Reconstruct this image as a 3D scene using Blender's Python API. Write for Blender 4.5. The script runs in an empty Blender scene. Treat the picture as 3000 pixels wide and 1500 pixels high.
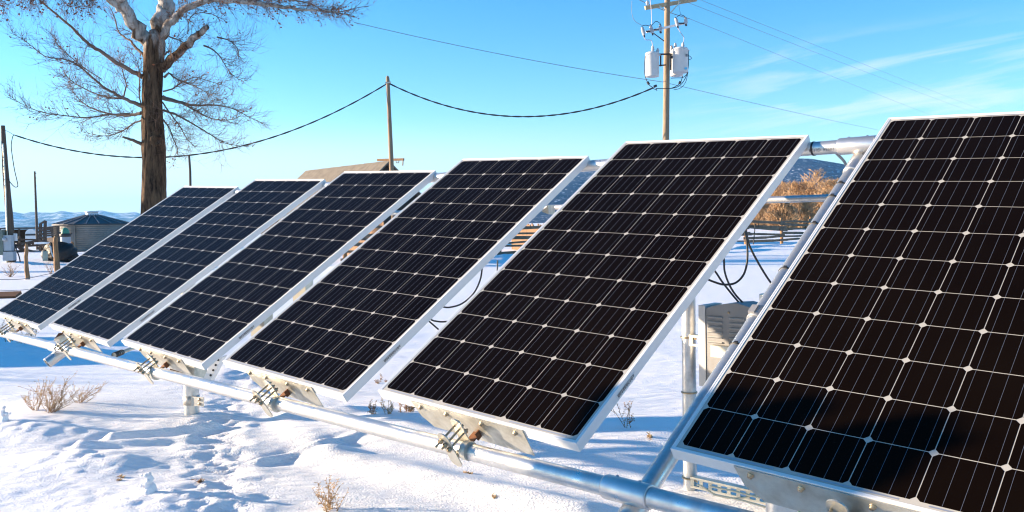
import bpy, math, random
import numpy as np
from mathutils import Vector, Matrix
random.seed(7)
scene = bpy.context.scene
col = scene.collection

# ------------------------------------------------------------------ camera
F, CU, CV, CAMH = 2481.37, 1500.0, 750.0, 1.48
_down = Vector((.018, 1.0, .0387)).normalized()          # camera space: x right, y down, z forward
_Z = -_down
_Y = (Vector((0, 0, 1)) - Vector((0, 0, 1)).dot(_Z) * _Z).normalized()
_X = Vector((0, -1, 0)).cross(Vector((0, 0, 1)))
_X = _Y.cross(_Z)
if _X.x < 0: _X = -_X
CAM = Vector((0, 0, CAMH))
def dirw(v):
    v = Vector(v); return Vector((v.dot(_X), v.dot(_Y), v.dot(_Z)))
def W(v): return CAM + dirw(v)
def px(u, v, z): return W(((u - CU) / F * z, (v - CV) / F * z, z))
def gp(u, v, zg=0.0):
    d = dirw(((u - CU) / F, (v - CV) / F, 1.0))
    return CAM + d * ((zg - CAMH) / d.z)
cam_d = bpy.data.cameras.new('camera'); cam = bpy.data.objects.new('camera', cam_d); col.objects.link(cam)
cam_d.sensor_width = 36.0; cam_d.lens = 36.0 * F / 3000.0; cam_d.clip_start = .05; cam_d.clip_end = 90000
r_, u_, b_ = dirw((1, 0, 0)), dirw((0, -1, 0)), dirw((0, 0, -1))
cam.matrix_world = Matrix(((r_.x, u_.x, b_.x, 0), (r_.y, u_.y, b_.y, 0), (r_.z, u_.z, b_.z, CAMH), (0, 0, 0, 1)))
scene.camera = cam

# ------------------------------------------------------------------ light
SUN_EL, SUN_AZ = math.radians(10.5), math.radians(9)        # azimuth: degrees in front of exact left
SUN_STRENGTH, SKY_STRENGTH, EXPOSURE = 5.0, 0.082, 1.93
sdir = Vector((-math.cos(SUN_AZ) * math.cos(SUN_EL), math.sin(SUN_AZ) * math.cos(SUN_EL), math.sin(SUN_EL)))
sl = bpy.data.lights.new('sun', 'SUN'); sl.energy = SUN_STRENGTH; sl.angle = math.radians(.5); sl.color = (1.0, .79, .57)
so = bpy.data.objects.new('sun', sl); col.objects.link(so)
so.rotation_euler = (-sdir).to_track_quat('-Z', 'Y').to_euler()
world = bpy.data.worlds.new('World'); scene.world = world; world.use_nodes = True
def world_nodes():
    nt = world.node_tree; N = nt.nodes; L = nt.links; N.clear()
    out = N.new('ShaderNodeOutputWorld'); bg = N.new('ShaderNodeBackground'); bg.inputs['Strength'].default_value = SKY_STRENGTH
    sky = N.new('ShaderNodeTexSky'); sky.sky_type = 'NISHITA'; sky.sun_disc = False
    sky.sun_elevation = SUN_EL; sky.sun_rotation = math.atan2(sdir.x, sdir.y)
    sky.air_density = 1.1; sky.dust_density = .35; sky.ozone_density = 1.6; sky.altitude = 1900
    hs = N.new('ShaderNodeHueSaturation'); hs.inputs['Saturation'].default_value = 1.47; hs.inputs['Value'].default_value = 1.0
    L.new(sky.outputs[0], hs.inputs['Color'])
    tint = N.new('ShaderNodeMix'); tint.data_type = 'RGBA'; tint.blend_type = 'MULTIPLY'; tint.inputs[0].default_value = 1
    tint.inputs[7].default_value = (.92, .98, 1.07, 1); L.new(hs.outputs[0], tint.inputs[6])
    # thin cirrus laid out over azimuth / elevation of the sky itself
    tc = N.new('ShaderNodeTexCoord'); sep = N.new('ShaderNodeSeparateXYZ'); L.new(tc.outputs['Generated'], sep.inputs[0])
    az = N.new('ShaderNodeMath'); az.operation = 'ARCTAN2'; L.new(sep.outputs[0], az.inputs[0]); L.new(sep.outputs[1], az.inputs[1])
    el = N.new('ShaderNodeMath'); el.operation = 'ARCSINE'; L.new(sep.outputs[2], el.inputs[0])
    tilt = N.new('ShaderNodeMath'); tilt.operation = 'MULTIPLY_ADD'; L.new(az.outputs[0], tilt.inputs[0]); tilt.inputs[1].default_value = -.12; L.new(el.outputs[0], tilt.inputs[2])
    cmb = N.new('ShaderNodeCombineXYZ'); L.new(az.outputs[0], cmb.inputs[0]); L.new(tilt.outputs[0], cmb.inputs[1])
    mp = N.new('ShaderNodeMapping'); mp.inputs['Scale'].default_value = (4.6, 34, 1); mp.inputs['Location'].default_value = (1.3, 2.2, 0); L.new(cmb.outputs[0], mp.inputs[0])
    no = N.new('ShaderNodeTexNoise'); no.inputs['Scale'].default_value = 1.0; no.inputs['Detail'].default_value = 7; no.inputs['Roughness'].default_value = .55; no.inputs['Distortion'].default_value = .5; L.new(mp.outputs[0], no.inputs['Vector'])
    rp = N.new('ShaderNodeMapRange'); rp.inputs[1].default_value = .50; rp.inputs[2].default_value = .92; L.new(no.outputs['Fac'], rp.inputs[0])
    def band(src, lo, lo2, hi2, hi):
        a = N.new('ShaderNodeMapRange'); a.interpolation_type = 'SMOOTHSTEP'; a.inputs[1].default_value = lo; a.inputs[2].default_value = lo2; L.new(src, a.inputs[0])
        b = N.new('ShaderNodeMapRange'); b.interpolation_type = 'SMOOTHSTEP'; b.inputs[1].default_value = hi; b.inputs[2].default_value = hi2; L.new(src, b.inputs[0])
        m = N.new('ShaderNodeMath'); m.operation = 'MULTIPLY'; L.new(a.outputs[0], m.inputs[0]); L.new(b.outputs[0], m.inputs[1]); return m
    azm = band(az.outputs[0], .10, .36, 1.2, 1.6); elm = band(el.outputs[0], .07, .11, .16, .215)
    m1 = N.new('ShaderNodeMath'); m1.operation = 'MULTIPLY'; L.new(azm.outputs[0], m1.inputs[0]); L.new(elm.outputs[0], m1.inputs[1])
    m2 = N.new('ShaderNodeMath'); m2.operation = 'MULTIPLY'; L.new(m1.outputs[0], m2.inputs[0]); L.new(rp.outputs[0], m2.inputs[1])
    # a pale bank low over the horizon
    low = band(el.outputs[0], -.02, .005, .04, .13)
    lowa = band(az.outputs[0], -1.6, -1.2, -.2, .35)
    m3 = N.new('ShaderNodeMath'); m3.operation = 'MULTIPLY'; L.new(low.outputs[0], m3.inputs[0]); L.new(lowa.outputs[0], m3.inputs[1])
    m4 = N.new('ShaderNodeMath'); m4.operation = 'MULTIPLY'; L.new(m3.outputs[0], m4.inputs[0]); m4.inputs[1].default_value = .7
    mx = N.new('ShaderNodeMix'); mx.data_type = 'RGBA'; L.new(m2.outputs[0], mx.inputs[0]); L.new(tint.outputs[2], mx.inputs[6]); mx.inputs[7].default_value = (4.4, 4.15, 4.1, 1)
    mx2 = N.new('ShaderNodeMix'); mx2.data_type = 'RGBA'; L.new(m4.outputs[0], mx2.inputs[0]); L.new(mx.outputs[2], mx2.inputs[6]); mx2.inputs[7].default_value = (3.5, 3.35, 3.2, 1)
    L.new(mx2.outputs[2], bg.inputs['Color']); L.new(bg.outputs[0], out.inputs['Surface'])
world_nodes()
scene.cycles.filter_width = 1.2
scene.view_settings.view_transform = 'Standard'; scene.view_settings.look = 'None'
scene.view_settings.exposure = EXPOSURE; scene.view_settings.gamma = 1.0; scene.view_settings.use_curve_mapping = False

# ------------------------------------------------------------------ helpers
def tag(o, label=None, cat=None, group=None, kind=None):
    if label: o['label'] = label
    if cat: o['category'] = cat
    if group: o['group'] = group
    if kind: o['kind'] = kind
    return o
def empty(name, loc, label=None, cat=None, group=None):
    o = bpy.data.objects.new(name, None); col.objects.link(o); o.location = loc; o.empty_display_size = .2
    bpy.context.view_layer.update()
    return tag(o, label, cat, group)
def perp(t):
    a = Vector((0, 0, 1)) if abs(t.z) < .9 else Vector((1, 0, 0))
    x = t.cross(a).normalized(); return x, t.cross(x).normalized()
class MB:
    def __init__(s): s.v = []; s.f = []; s.m = []; s.sm = []
    def add(s, vs, fs, m=0, smooth=False):
        k = len(s.v); s.v += [tuple(v) for v in vs]
        for f in fs: s.f.append(tuple(i + k for i in f)); s.m.append(m); s.sm.append(smooth)
    def box(s, c, ax, h, m=0):
        c = Vector(c); a = [Vector(ax[i]) * h[i] for i in range(3)]
        vs = [c + a[0] * i + a[1] * j + a[2] * k for i in (-1, 1) for j in (-1, 1) for k in (-1, 1)]
        s.add(vs, [(0, 1, 3, 2), (4, 6, 7, 5), (0, 4, 5, 1), (2, 3, 7, 6), (0, 2, 6, 4), (1, 5, 7, 3)], m)
    def beam(s, p, q, w, t, m=0, up=None):
        p, q = Vector(p), Vector(q); d = (q - p); l = d.length; d.normalize()
        up = Vector(up) if up is not None else Vector((0, 0, 1))
        x = d.cross(up)
        if x.length < 1e-4: x = d.cross(Vector((1, 0, 0)))
        x.normalize(); y = x.cross(d)
        s.box((p + q) / 2, (d, x, y), (l / 2, w / 2, t / 2), m)
    def tube(s, pts, rad, n=8, m=0, cap=True, smooth=True):
        pts = [Vector(p) for p in pts]
        if not isinstance(rad, (list, tuple)): rad = [rad] * len(pts)
        vs = []; fs = []; x = None
        for i, p in enumerate(pts):
            t = (pts[min(i + 1, len(pts) - 1)] - pts[max(i - 1, 0)]).normalized()
            if x is None: x, y = perp(t)
            else:
                x = (x - x.dot(t) * t)
                if x.length < 1e-6: x, _ = perp(t)
                x.normalize(); y = t.cross(x)
            for k in range(n):
                a = 2 * math.pi * k / n; vs.append(p + (x * math.cos(a) + y * math.sin(a)) * rad[i])
        for i in range(len(pts) - 1):
            for k in range(n):
                fs.append((i * n + k, i * n + (k + 1) % n, (i + 1) * n + (k + 1) % n, (i + 1) * n + k))
        s.add(vs, fs, m, smooth)
        if cap:
            s.add(vs[:n], [tuple(range(n - 1, -1, -1))], m); s.add(vs[-n:], [tuple(range(n))], m)
    def lathe(s, c, ax, prof, n=24, m=0, smooth=True):          # prof: (radius, height) along axis
        c = Vector(c); ax = Vector(ax).normalized(); x, y = perp(ax); vs = []; fs = []
        for r, h in prof:
            for k in range(n):
                a = 2 * math.pi * k / n; vs.append(c + ax * h + (x * math.cos(a) + y * math.sin(a)) * r)
        for i in range(len(prof) - 1):
            for k in range(n): fs.append((i * n + k, i * n + (k + 1) % n, (i + 1) * n + (k + 1) % n, (i + 1) * n + k))
        s.add(vs, fs, m, smooth)
    def build(s, name, mats, parent=None, world=True):
        me = bpy.data.meshes.new(name); me.from_pydata(s.v, [], s.f)
        mats = mats if isinstance(mats, (list, tuple)) else [mats]
        for mm in mats: me.materials.append(mm)
        me.polygons.foreach_set('material_index', s.m); me.polygons.foreach_set('use_smooth', s.sm)
        me.update()
        o = bpy.data.objects.new(name, me); col.objects.link(o)
        if parent is not None:
            o.parent = parent
            if world: o.matrix_parent_inverse = parent.matrix_world.inverted()
        return o
def copy_tree(o, parent=None):
    c = o.copy(); col.objects.link(c)
    if parent is not None:
        c.parent = parent; c.matrix_parent_inverse = o.matrix_parent_inverse.copy()
    for ch in list(o.children): copy_tree(ch, c)
    return c
def smooth_path(pts, n=6):
    pts = [Vector(p) for p in pts]; out = []
    P = [pts[0] * 2 - pts[1]] + pts + [pts[-1] * 2 - pts[-2]]
    for i in range(1, len(P) - 2):
        for k in range(n):
            t = k / n; a, b, c, d = P[i - 1], P[i], P[i + 1], P[i + 2]
            out.append(.5 * ((2 * b) + (c - a) * t + (2 * a - 5 * b + 4 * c - d) * t * t + (3 * b - a - 3 * c + d) * t ** 3))
    out.append(pts[-1]); return out
def sag(p, q, s, n=24):
    p, q = Vector(p), Vector(q)
    return [p.lerp(q, i / n) - Vector((0, 0, 4 * s * (i / n) * (1 - i / n))) for i in range(n + 1)]

# ------------------------------------------------------------------ materials
MAT = {}
def M(name, base, rough=.6, metal=0.0, var=None, scale=6.0, bump=0.0, bscale=None, detail=6, spec=.5, stretch=(1, 1, 1), coat=0.0, obj=True, rvar=0.0):
    if name in MAT: return MAT[name]
    m = bpy.data.materials.new(name); m.use_nodes = True; nt = m.node_tree; N = nt.nodes; L = nt.links
    b = N['Principled BSDF']; b.inputs['Roughness'].default_value = rough; b.inputs['Metallic'].default_value = metal
    b.inputs['Specular IOR Level'].default_value = spec; b.inputs['Base Color'].default_value = (*base, 1)
    if coat: b.inputs['Coat Weight'].default_value = coat; b.inputs['Coat Roughness'].default_value = .04
    tc = N.new('ShaderNodeTexCoord'); mp = N.new('ShaderNodeMapping'); mp.inputs['Scale'].default_value = stretch
    L.new(tc.outputs['Object'], mp.inputs[0])
    if var is not None:
        no = N.new('ShaderNodeTexNoise'); no.inputs['Scale'].default_value = scale; no.inputs['Detail'].default_value = detail; no.inputs['Roughness'].default_value = .62
        L.new(mp.outputs[0], no.inputs['Vector'])
        rr = N.new('ShaderNodeMapRange'); rr.inputs[1].default_value = .33; rr.inputs[2].default_value = .67; L.new(no.outputs['Fac'], rr.inputs[0])
        mx = N.new('ShaderNodeMix'); mx.data_type = 'RGBA'; mx.inputs[6].default_value = (*base, 1); mx.inputs[7].default_value = (*var, 1)
        L.new(rr.outputs[0], mx.inputs[0]); L.new(mx.outputs[2], b.inputs['Base Color'])
        if rvar:
            r2 = N.new('ShaderNodeMapRange'); r2.inputs[3].default_value = rough - rvar; r2.inputs[4].default_value = rough + rvar; L.new(rr.outputs[0], r2.inputs[0]); L.new(r2.outputs[0], b.inputs['Roughness'])
    if bump:
        n2 = N.new('ShaderNodeTexNoise'); n2.inputs['Scale'].default_value = bscale or scale * 2; n2.inputs['Detail'].default_value = 6; L.new(mp.outputs[0], n2.inputs['Vector'])
        bp = N.new('ShaderNodeBump'); bp.inputs['Strength'].default_value = 1.0; bp.inputs['Distance'].default_value = bump; L.new(n2.outputs['Fac'], bp.inputs['Height']); L.new(bp.outputs[0], b.inputs['Normal'])
    MAT[name] = m; return m
galv = M('galvanised_steel', (.64, .63, .60), .38, .85, var=(.44, .45, .45), scale=17, rvar=.12, stretch=(1, 1, 1))
galv_flat = M('galvanised_plate', (.66, .63, .53), .42, .75, var=(.42, .40, .34), scale=14, rvar=.12)
alu = M('panel_frame_aluminium', (.66, .66, .65), .42, .12, var=(.62, .62, .61), scale=20)
alu_cast = M('cast_fitting', (.62, .60, .57), .34, .85, var=(.52, .51, .50), scale=12, rvar=.08)
sheet = M('white_backsheet', (.37, .35, .31), .5, coat=.3)
cellm = M('solar_cell', (.0034, .0017, .0009), .5, var=(.0050, .0029, .0017), scale=1.5, coat=.32, spec=.0)
cellm.node_tree.nodes['Principled BSDF'].inputs['Coat IOR'].default_value = 1.22
busm = M('cell_busbar', (.13, .14, .17), .35, metal=.4, coat=.2)
ribbon = M('tinned_ribbon', (.40, .42, .46), .35, metal=.6, coat=.3)
darkm = M('dark_rubber', (.012, .012, .013), .5)
steel = M('bolt_steel', (.50, .40, .26), .42, .8, var=(.33, .25, .16), scale=40)
rust = M('rusty_steel', (.22, .085, .03), .8, .2, var=(.10, .04, .018), scale=30)
labelm = M('sticker_white', (.62, .62, .60), .5); ink = M('sticker_ink', (.05, .05, .055), .6)
wood_pole = M('weathered_pole_wood', (.34, .24, .15), .85, var=(.19, .13, .085), scale=5, stretch=(6, 6, .35), bump=.01, bscale=8)
wood_dark = M('dark_pole_wood', (.13, .095, .07), .9, var=(.07, .05, .04), scale=5, stretch=(6, 6, .35), bump=.01, bscale=8)
wood_grey = M('grey_fence_wood', (.25, .175, .115), .9, var=(.12, .085, .06), scale=4, bump=.02, bscale=9)
wood_tan = M('tan_board_wood', (.27, .15, .07), .85, var=(.15, .08, .04), scale=3, stretch=(9, 9, .5), bump=.01)
wood_post = M('orange_post_wood', (.40, .22, .10), .9, var=(.17, .10, .055), scale=5, stretch=(5, 5, .5), bump=.03, bscale=7)
cable_black = M('black_cable', (.012, .012, .013), .5)
wire_grey = M('grey_wire', (.17, .18, .20), .5)
cable_tan = M('pale_cable', (.62, .54, .38), .5)
trans_paint = M('transformer_grey_paint', (.56, .56, .55), .38, var=(.50, .50, .49), scale=3)
porcelain = M('grey_porcelain', (.42, .43, .45), .25)
black_iron = M('black_iron', (.03, .028, .027), .6)
corr = M('corrugated_zinc', (.27, .25, .215), .6, .15, var=(.19, .175, .15), scale=1.2)
rooft = M('bin_roof_zinc', (.085, .08, .075), .6, .1, var=(.055, .05, .048), scale=2)
white_paint = M('white_paint', (.74, .74, .73), .5, var=(.66, .66, .66), scale=2)
box_grey = M('meter_box_grey', (.42, .45, .48), .5, var=(.36, .39, .42), scale=4)
box_green = M('cabinet_green_grey', (.15, .18, .15), .6)
dome_green = M('green_dome_paint', (.06, .26, .17), .55, var=(.05, .20, .13), scale=4)
black_tarp = M('black_tarp', (.012, .012, .013), .6, bump=.05, bscale=8)
roof_tan = M('weathered_roof_boards', (.20, .17, .13), .9, var=(.13, .11, .085), scale=2.5, stretch=(1, 1, 1))
barn_dark = M('dark_barn_boards', (.045, .035, .028), .9, var=(.03, .024, .02), scale=3)
inv_white = M('inverter_enclosure', (.25, .245, .235), .5, var=(.20, .195, .19), scale=5)
dry = M('dry_weed_stem', (.42, .25, .12), .8, var=(.26, .15, .075), scale=8)
dry_pale = M('dry_weed_seed', (.60, .42, .22), .8, var=(.42, .28, .14), scale=12)

# ------------------------------------------------------------------ value noise
_rng = np.random.default_rng(11); _perm = _rng.integers(0, 2 ** 31, 4096)
def _h(ix, iy): return (_perm[(ix * 73 + _perm[(iy * 37) & 4095]) & 4095] % 100003) / 100003.0
def vnoise(x, y):
    ix = np.floor(x).astype(np.int64); iy = np.floor(y).astype(np.int64); fx = x - ix; fy = y - iy
    fx = fx * fx * fx * (fx * (fx * 6 - 15) + 10); fy = fy * fy * fy * (fy * (fy * 6 - 15) + 10)
    a = _h(ix, iy); b = _h(ix + 1, iy); c = _h(ix, iy + 1); d = _h(ix + 1, iy + 1)
    return (a + (b - a) * fx) * (1 - fy) + (c + (d - c) * fx) * fy
def fbm(x, y, o=4, g=.5):
    s = 0; a = 1; t = 0
    for i in range(o): s = s + a * vnoise(x * 2 ** i + 17.3 * i, y * 2 ** i - 9.1 * i); t += a; a *= g
    return s / t - .5
def grid_mesh(name, X, Y, Z, mat, smooth=True):
    ny, nx = X.shape
    co = np.stack([X, Y, Z], -1).reshape(-1, 3)
    i = np.arange((ny - 1) * (nx - 1)); r = i // (nx - 1); c = i % (nx - 1); a = r * nx + c
    q = np.stack([a, a + 1, a + nx + 1, a + nx], -1).astype(np.int32)
    me = bpy.data.meshes.new(name); me.vertices.add(len(co)); me.vertices.foreach_set('co', co.ravel().astype(np.float32))
    me.loops.add(q.size); me.loops.foreach_set('vertex_index', q.ravel()); me.polygons.add(len(q))
    me.polygons.foreach_set('loop_start', np.arange(0, q.size, 4, dtype=np.int32)); me.polygons.foreach_set('loop_total', np.full(len(q), 4, np.int32))
    me.update(calc_edges=True); me.polygons.foreach_set('use_smooth', [smooth] * len(q))
    me.materials.append(mat); o = bpy.data.objects.new(name, me); col.objects.link(o); return o

# ------------------------------------------------------------------ snow ground
def snow_mat():
    m = bpy.data.materials.new('snow'); m.use_nodes = True; nt = m.node_tree; N = nt.nodes; L = nt.links; b = N['Principled BSDF']
    b.inputs['Roughness'].default_value = .62; b.inputs['Specular IOR Level'].default_value = .25
    b.inputs['Base Color'].default_value = (.86, .86, .87, 1); b.inputs['Subsurface Weight'].default_value = .25; b.inputs['Subsurface Radius'].default_value = (1, .8, .7); b.inputs['Subsurface Scale'].default_value = .025
    tc = N.new('ShaderNodeTexCoord')
    n1 = N.new('ShaderNodeTexNoise'); n1.inputs['Scale'].default_value = 85; n1.inputs['Detail'].default_value = 5; L.new(tc.outputs['Object'], n1.inputs['Vector'])
    mp = N.new('ShaderNodeMapping'); mp.inputs['Scale'].default_value = (1.2, 5.5, 1); mp.inputs['Rotation'].default_value = (0, 0, .15); L.new(tc.outputs['Object'], mp.inputs[0])
    n2 = N.new('ShaderNodeTexNoise'); n2.inputs['Scale'].default_value = 3.0; n2.inputs['Detail'].default_value = 7; L.new(mp.outputs[0], n2.inputs['Vector'])
    b1 = N.new('ShaderNodeBump'); b1.inputs['Distance'].default_value = .008; L.new(n1.outputs['Fac'], b1.inputs['Height'])
    b2 = N.new('ShaderNodeBump'); b2.inputs['Distance'].default_value = .03; L.new(n2.outputs['Fac'], b2.inputs['Height']); L.new(b1.outputs[0], b2.inputs['Normal'])
    L.new(b2.outputs[0], b.inputs['Normal']); return m
snow = snow_mat()
def axis(lo, hi, step, far_lo, far_hi, k=1.13):
    c = list(np.arange(lo, hi + 1e-6, step)); a = []; s = step; x = lo
    while x > far_lo: s *= k; x -= s; a.append(x)
    b = []; s = step; x = c[-1]
    while x < far_hi: s *= k; x += s; b.append(x)
    return np.array(a[::-1] + c + b)
def seg_d(X, Y, p, q):
    p = np.array(p[:2]); q = np.array(q[:2]); d = q - p; t = np.clip(((X - p[0]) * d[0] + (Y - p[1]) * d[1]) / (d @ d), 0, 1)
    return np.hypot(X - p[0] - t * d[0], Y - p[1] - t * d[1]), t
def ground_h(X, Y):
    R = np.hypot(X, Y)
    near = np.exp(-(R / 14.0) ** 2)
    Z = .05 * fbm(X / 3.0 + 3, Y / 2.2 + 5, 3) * (1 - np.exp(-(R / 6) ** 2) * .3) * np.exp(-(R / 40) ** 2)
    Z = Z + .5 * fbm(X / 25.0, Y / 9.0 + 2, 3) * np.clip((R - 14) / 40, 0, 1) * np.exp(-(R / 300) ** 2)
    Z = Z + near * (.018 * fbm(X / .9, Y / .45, 4) + .010 * fbm(X / .15, Y / .10, 5, .6))
    def G(u, v, r, rx=1.0): c = gp(u, v); return np.exp(-(((X - c.x) / (r * rx)) ** 2 + ((Y - c.y) / r) ** 2))
    rub = np.abs(fbm(X / .42 + 7, Y / .34, 5, .58))
    rub2 = np.abs(fbm(X / .17 + 3, Y / .15, 4, .6))
    for (u, v, r, rx, a) in [(20, 1262, .28, 1.6, .17), (150, 1275, .22, 1.8, .11), (215, 1352, .24, 2.0, .16), (300, 1375, .17, 1.7, .11), (440, 1478, .26, 1.9, .09), (570, 1485, .20, 1.6, .05), (70, 1450, .2, 2, .04)]:
        g = G(u, v, r, rx); Z = Z + .42 * a * g * (.8 + .7 * rub) + .026 * np.sqrt(g) * (.5 * rub + .14 - rub2)
    # rubble of old footprints from the foreground up to the post and away behind the rack
    trail = [(640, 1500), (610, 1440), (660, 1385), (625, 1345), (650, 1305), (620, 1270), (665, 1240), (650, 1205), (700, 1180), (690, 1150), (740, 1122), (760, 1085), (830, 1045), (860, 1000)]
    for i, (u, v) in enumerate(trail):
        c = gp(u + (12 if i % 2 else -12), v); d = np.hypot((X - c.x) / 1.15, (Y - c.y)) / .15
        Z = Z - .012 * np.exp(-d ** 4) + .008 * np.exp(-((d - 1.35) / .38) ** 2) * (.4 + 1.8 * rub2)
    for i in range(len(trail) - 1):
        d, t = seg_d(X, Y, gp(*trail[i]), gp(*trail[i + 1])); Z = Z + np.exp(-(d / .24) ** 2) * (.05 * (.10 - rub2))
    for (p, q, w, a) in [((740, 1135), (960, 1330), .13, .012), ((960, 1330), (1700, 1495), .16, .03), ((330, 1290), (620, 1255), .07, .035), ((760, 1352), (1075, 1275), .05, .018), ((240, 1310), (560, 1290), .06, .03), ((860, 1225), (1020, 1205), .14, .022)]:
        d, t = seg_d(X, Y, gp(*p), gp(*q)); Z = Z + a * np.exp(-(d / w) ** 2) * (.6 + 1.5 * (fbm(X / .5, Y / .5, 2) + .5)) - a * .5 * np.exp(-((d - 1.6 * w) / w) ** 2)
    Z = Z + .07 * G(190, 1205, .40, 1.9) + .03 * G(565, 1228, .22, 1.5) + .08 * G(1230, 1250, .5, 1.5) + .12 * G(60, 1030, .5, 1.6) + .12 * G(690, 1110, .5, 1.4) + .06 * G(1840, 1290, .4, 2)
    # drift along the fence at the right and the left yard
    d, t = seg_d(X, Y, (gp(1000, 790).x, gp(1000, 790).y), (gp(2700, 705).x, gp(2700, 705).y)); Z = Z + (.25 + .35 * fbm(X / 1.3, Y / 1.3, 4)) * np.exp(-(d / 1.2) ** 2)
    c = gp(130, 775); Z = Z + (.22 + .4 * fbm(X / .9, Y / .9, 3)) * np.exp(-(((X - c.x) / 2.2) ** 2 + ((Y - c.y) / 1.6) ** 2))
    return Z
xs = axis(-5.2, 3.4, .026, -26000, 26000); ys = axis(3.9, 9.6, .026, -1500, 26000, 1.11)
GX, GY = np.meshgrid(xs, ys); GZ = ground_h(GX, GY)
ground = grid_mesh('snow_ground', GX, GY, GZ, snow); ground['kind'] = 'structure'
def gz(x, y): return float(ground_h(np.array([[x]]), np.array([[y]]))[0, 0])
def on(u, v):
    p = gp(u, v); p.z = gz(p.x, p.y); return p

# ------------------------------------------------------------------ hills
def hill_mat(name, snowc, bush, sc, thr):
    m = bpy.data.materials.new(name); m.use_nodes = True; nt = m.node_tree; N = nt.nodes; L = nt.links; b = N['Principled BSDF']
    b.inputs['Roughness'].default_value = .9; b.inputs['Specular IOR Level'].default_value = .1
    tc = N.new('ShaderNodeTexCoord'); no = N.new('ShaderNodeTexNoise'); no.inputs['Scale'].default_value = sc; no.inputs['Detail'].default_value = 9; no.inputs['Roughness'].default_value = .68
    L.new(tc.outputs['Object'], no.inputs['Vector'])
    rr = N.new('ShaderNodeMapRange'); rr.inputs[1].default_value = thr; rr.inputs[2].default_value = thr + .10; L.new(no.outputs['Fac'], rr.inputs[0])
    mx = N.new('ShaderNodeMix'); mx.data_type = 'RGBA'; mx.inputs[6].default_value = (*bush, 1); mx.inputs[7].default_value = (*snowc, 1); L.new(rr.outputs[0], mx.inputs[0]); L.new(mx.outputs[2], b.inputs['Base Color']); return m
def hills(name, u0, u1, nu, d0, dr, d1, nd, ridge, mat, amp, ns):
    us = np.linspace(u0, u1, nu); az = np.arctan((us - CU) / F)
    ds = np.concatenate([np.linspace(d0, dr, nd), np.linspace(dr, d1, nd // 3)[1:]])
    A, Dd = np.meshgrid(az, ds); X = Dd * np.tan(A); Y = Dd.copy()
    yh = 654 - .018 * (us - CU); top = np.interp(us, *zip(*ridge))
    hmax = (yh - top) / F * dr + CAMH
    prof = np.where(Dd <= dr, np.clip((Dd - d0) / (dr - d0), 0, 1) ** 1.25, np.clip(1 - (Dd - dr) / (d1 - dr), 0, 1))
    Z = hmax[None, :] * prof
    rid = 1 - 2 * np.abs(fbm(X / ns, Y / ns, 6, .55)) * 2
    env = np.clip(prof * (1 - prof) * 4, 0, 1)
    Z = Z + amp * (rid - .55) * env + amp * .10 * fbm(X / ns * 6, Y / ns * 6, 4) * prof - 3
    o = grid_mesh(name, X, Y, Z, mat); o['kind'] = 'structure'; return o
hm1 = hill_mat('far_hill_ground', (.74, .76, .80), (.07, .12, .16), .0042, .49)
hm2 = hill_mat('mountain_ground', (.60, .64, .70), (.006, .018, .055), .030, .555)
hills('far_hills', -900, 1700, 260, 9000, 13000, 18000, 60, [(-900, 612), (0, 619), (45, 621), (75, 626), (92, 620), (120, 622), (160, 623), (185, 617), (215, 622), (255, 621), (300, 616), (330, 622), (365, 624), (400, 621), (420, 627), (470, 623), (520, 628), (700, 628), (900, 618), (1200, 600), (1500, 585), (1700, 590)], hm1, 90, 1300)
hills('mountain', 1250, 3600, 320, 3800, 6000, 9000, 80, [(1250, 640), (1400, 590), (1550, 535), (1680, 505), (1800, 492), (2000, 486), (2200, 474), (2330, 464), (2380, 465), (2430, 472), (2480, 482), (2600, 515), (2800, 545), (3000, 560), (3300, 590), (3600, 640)], hm2, 70, 900)

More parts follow.
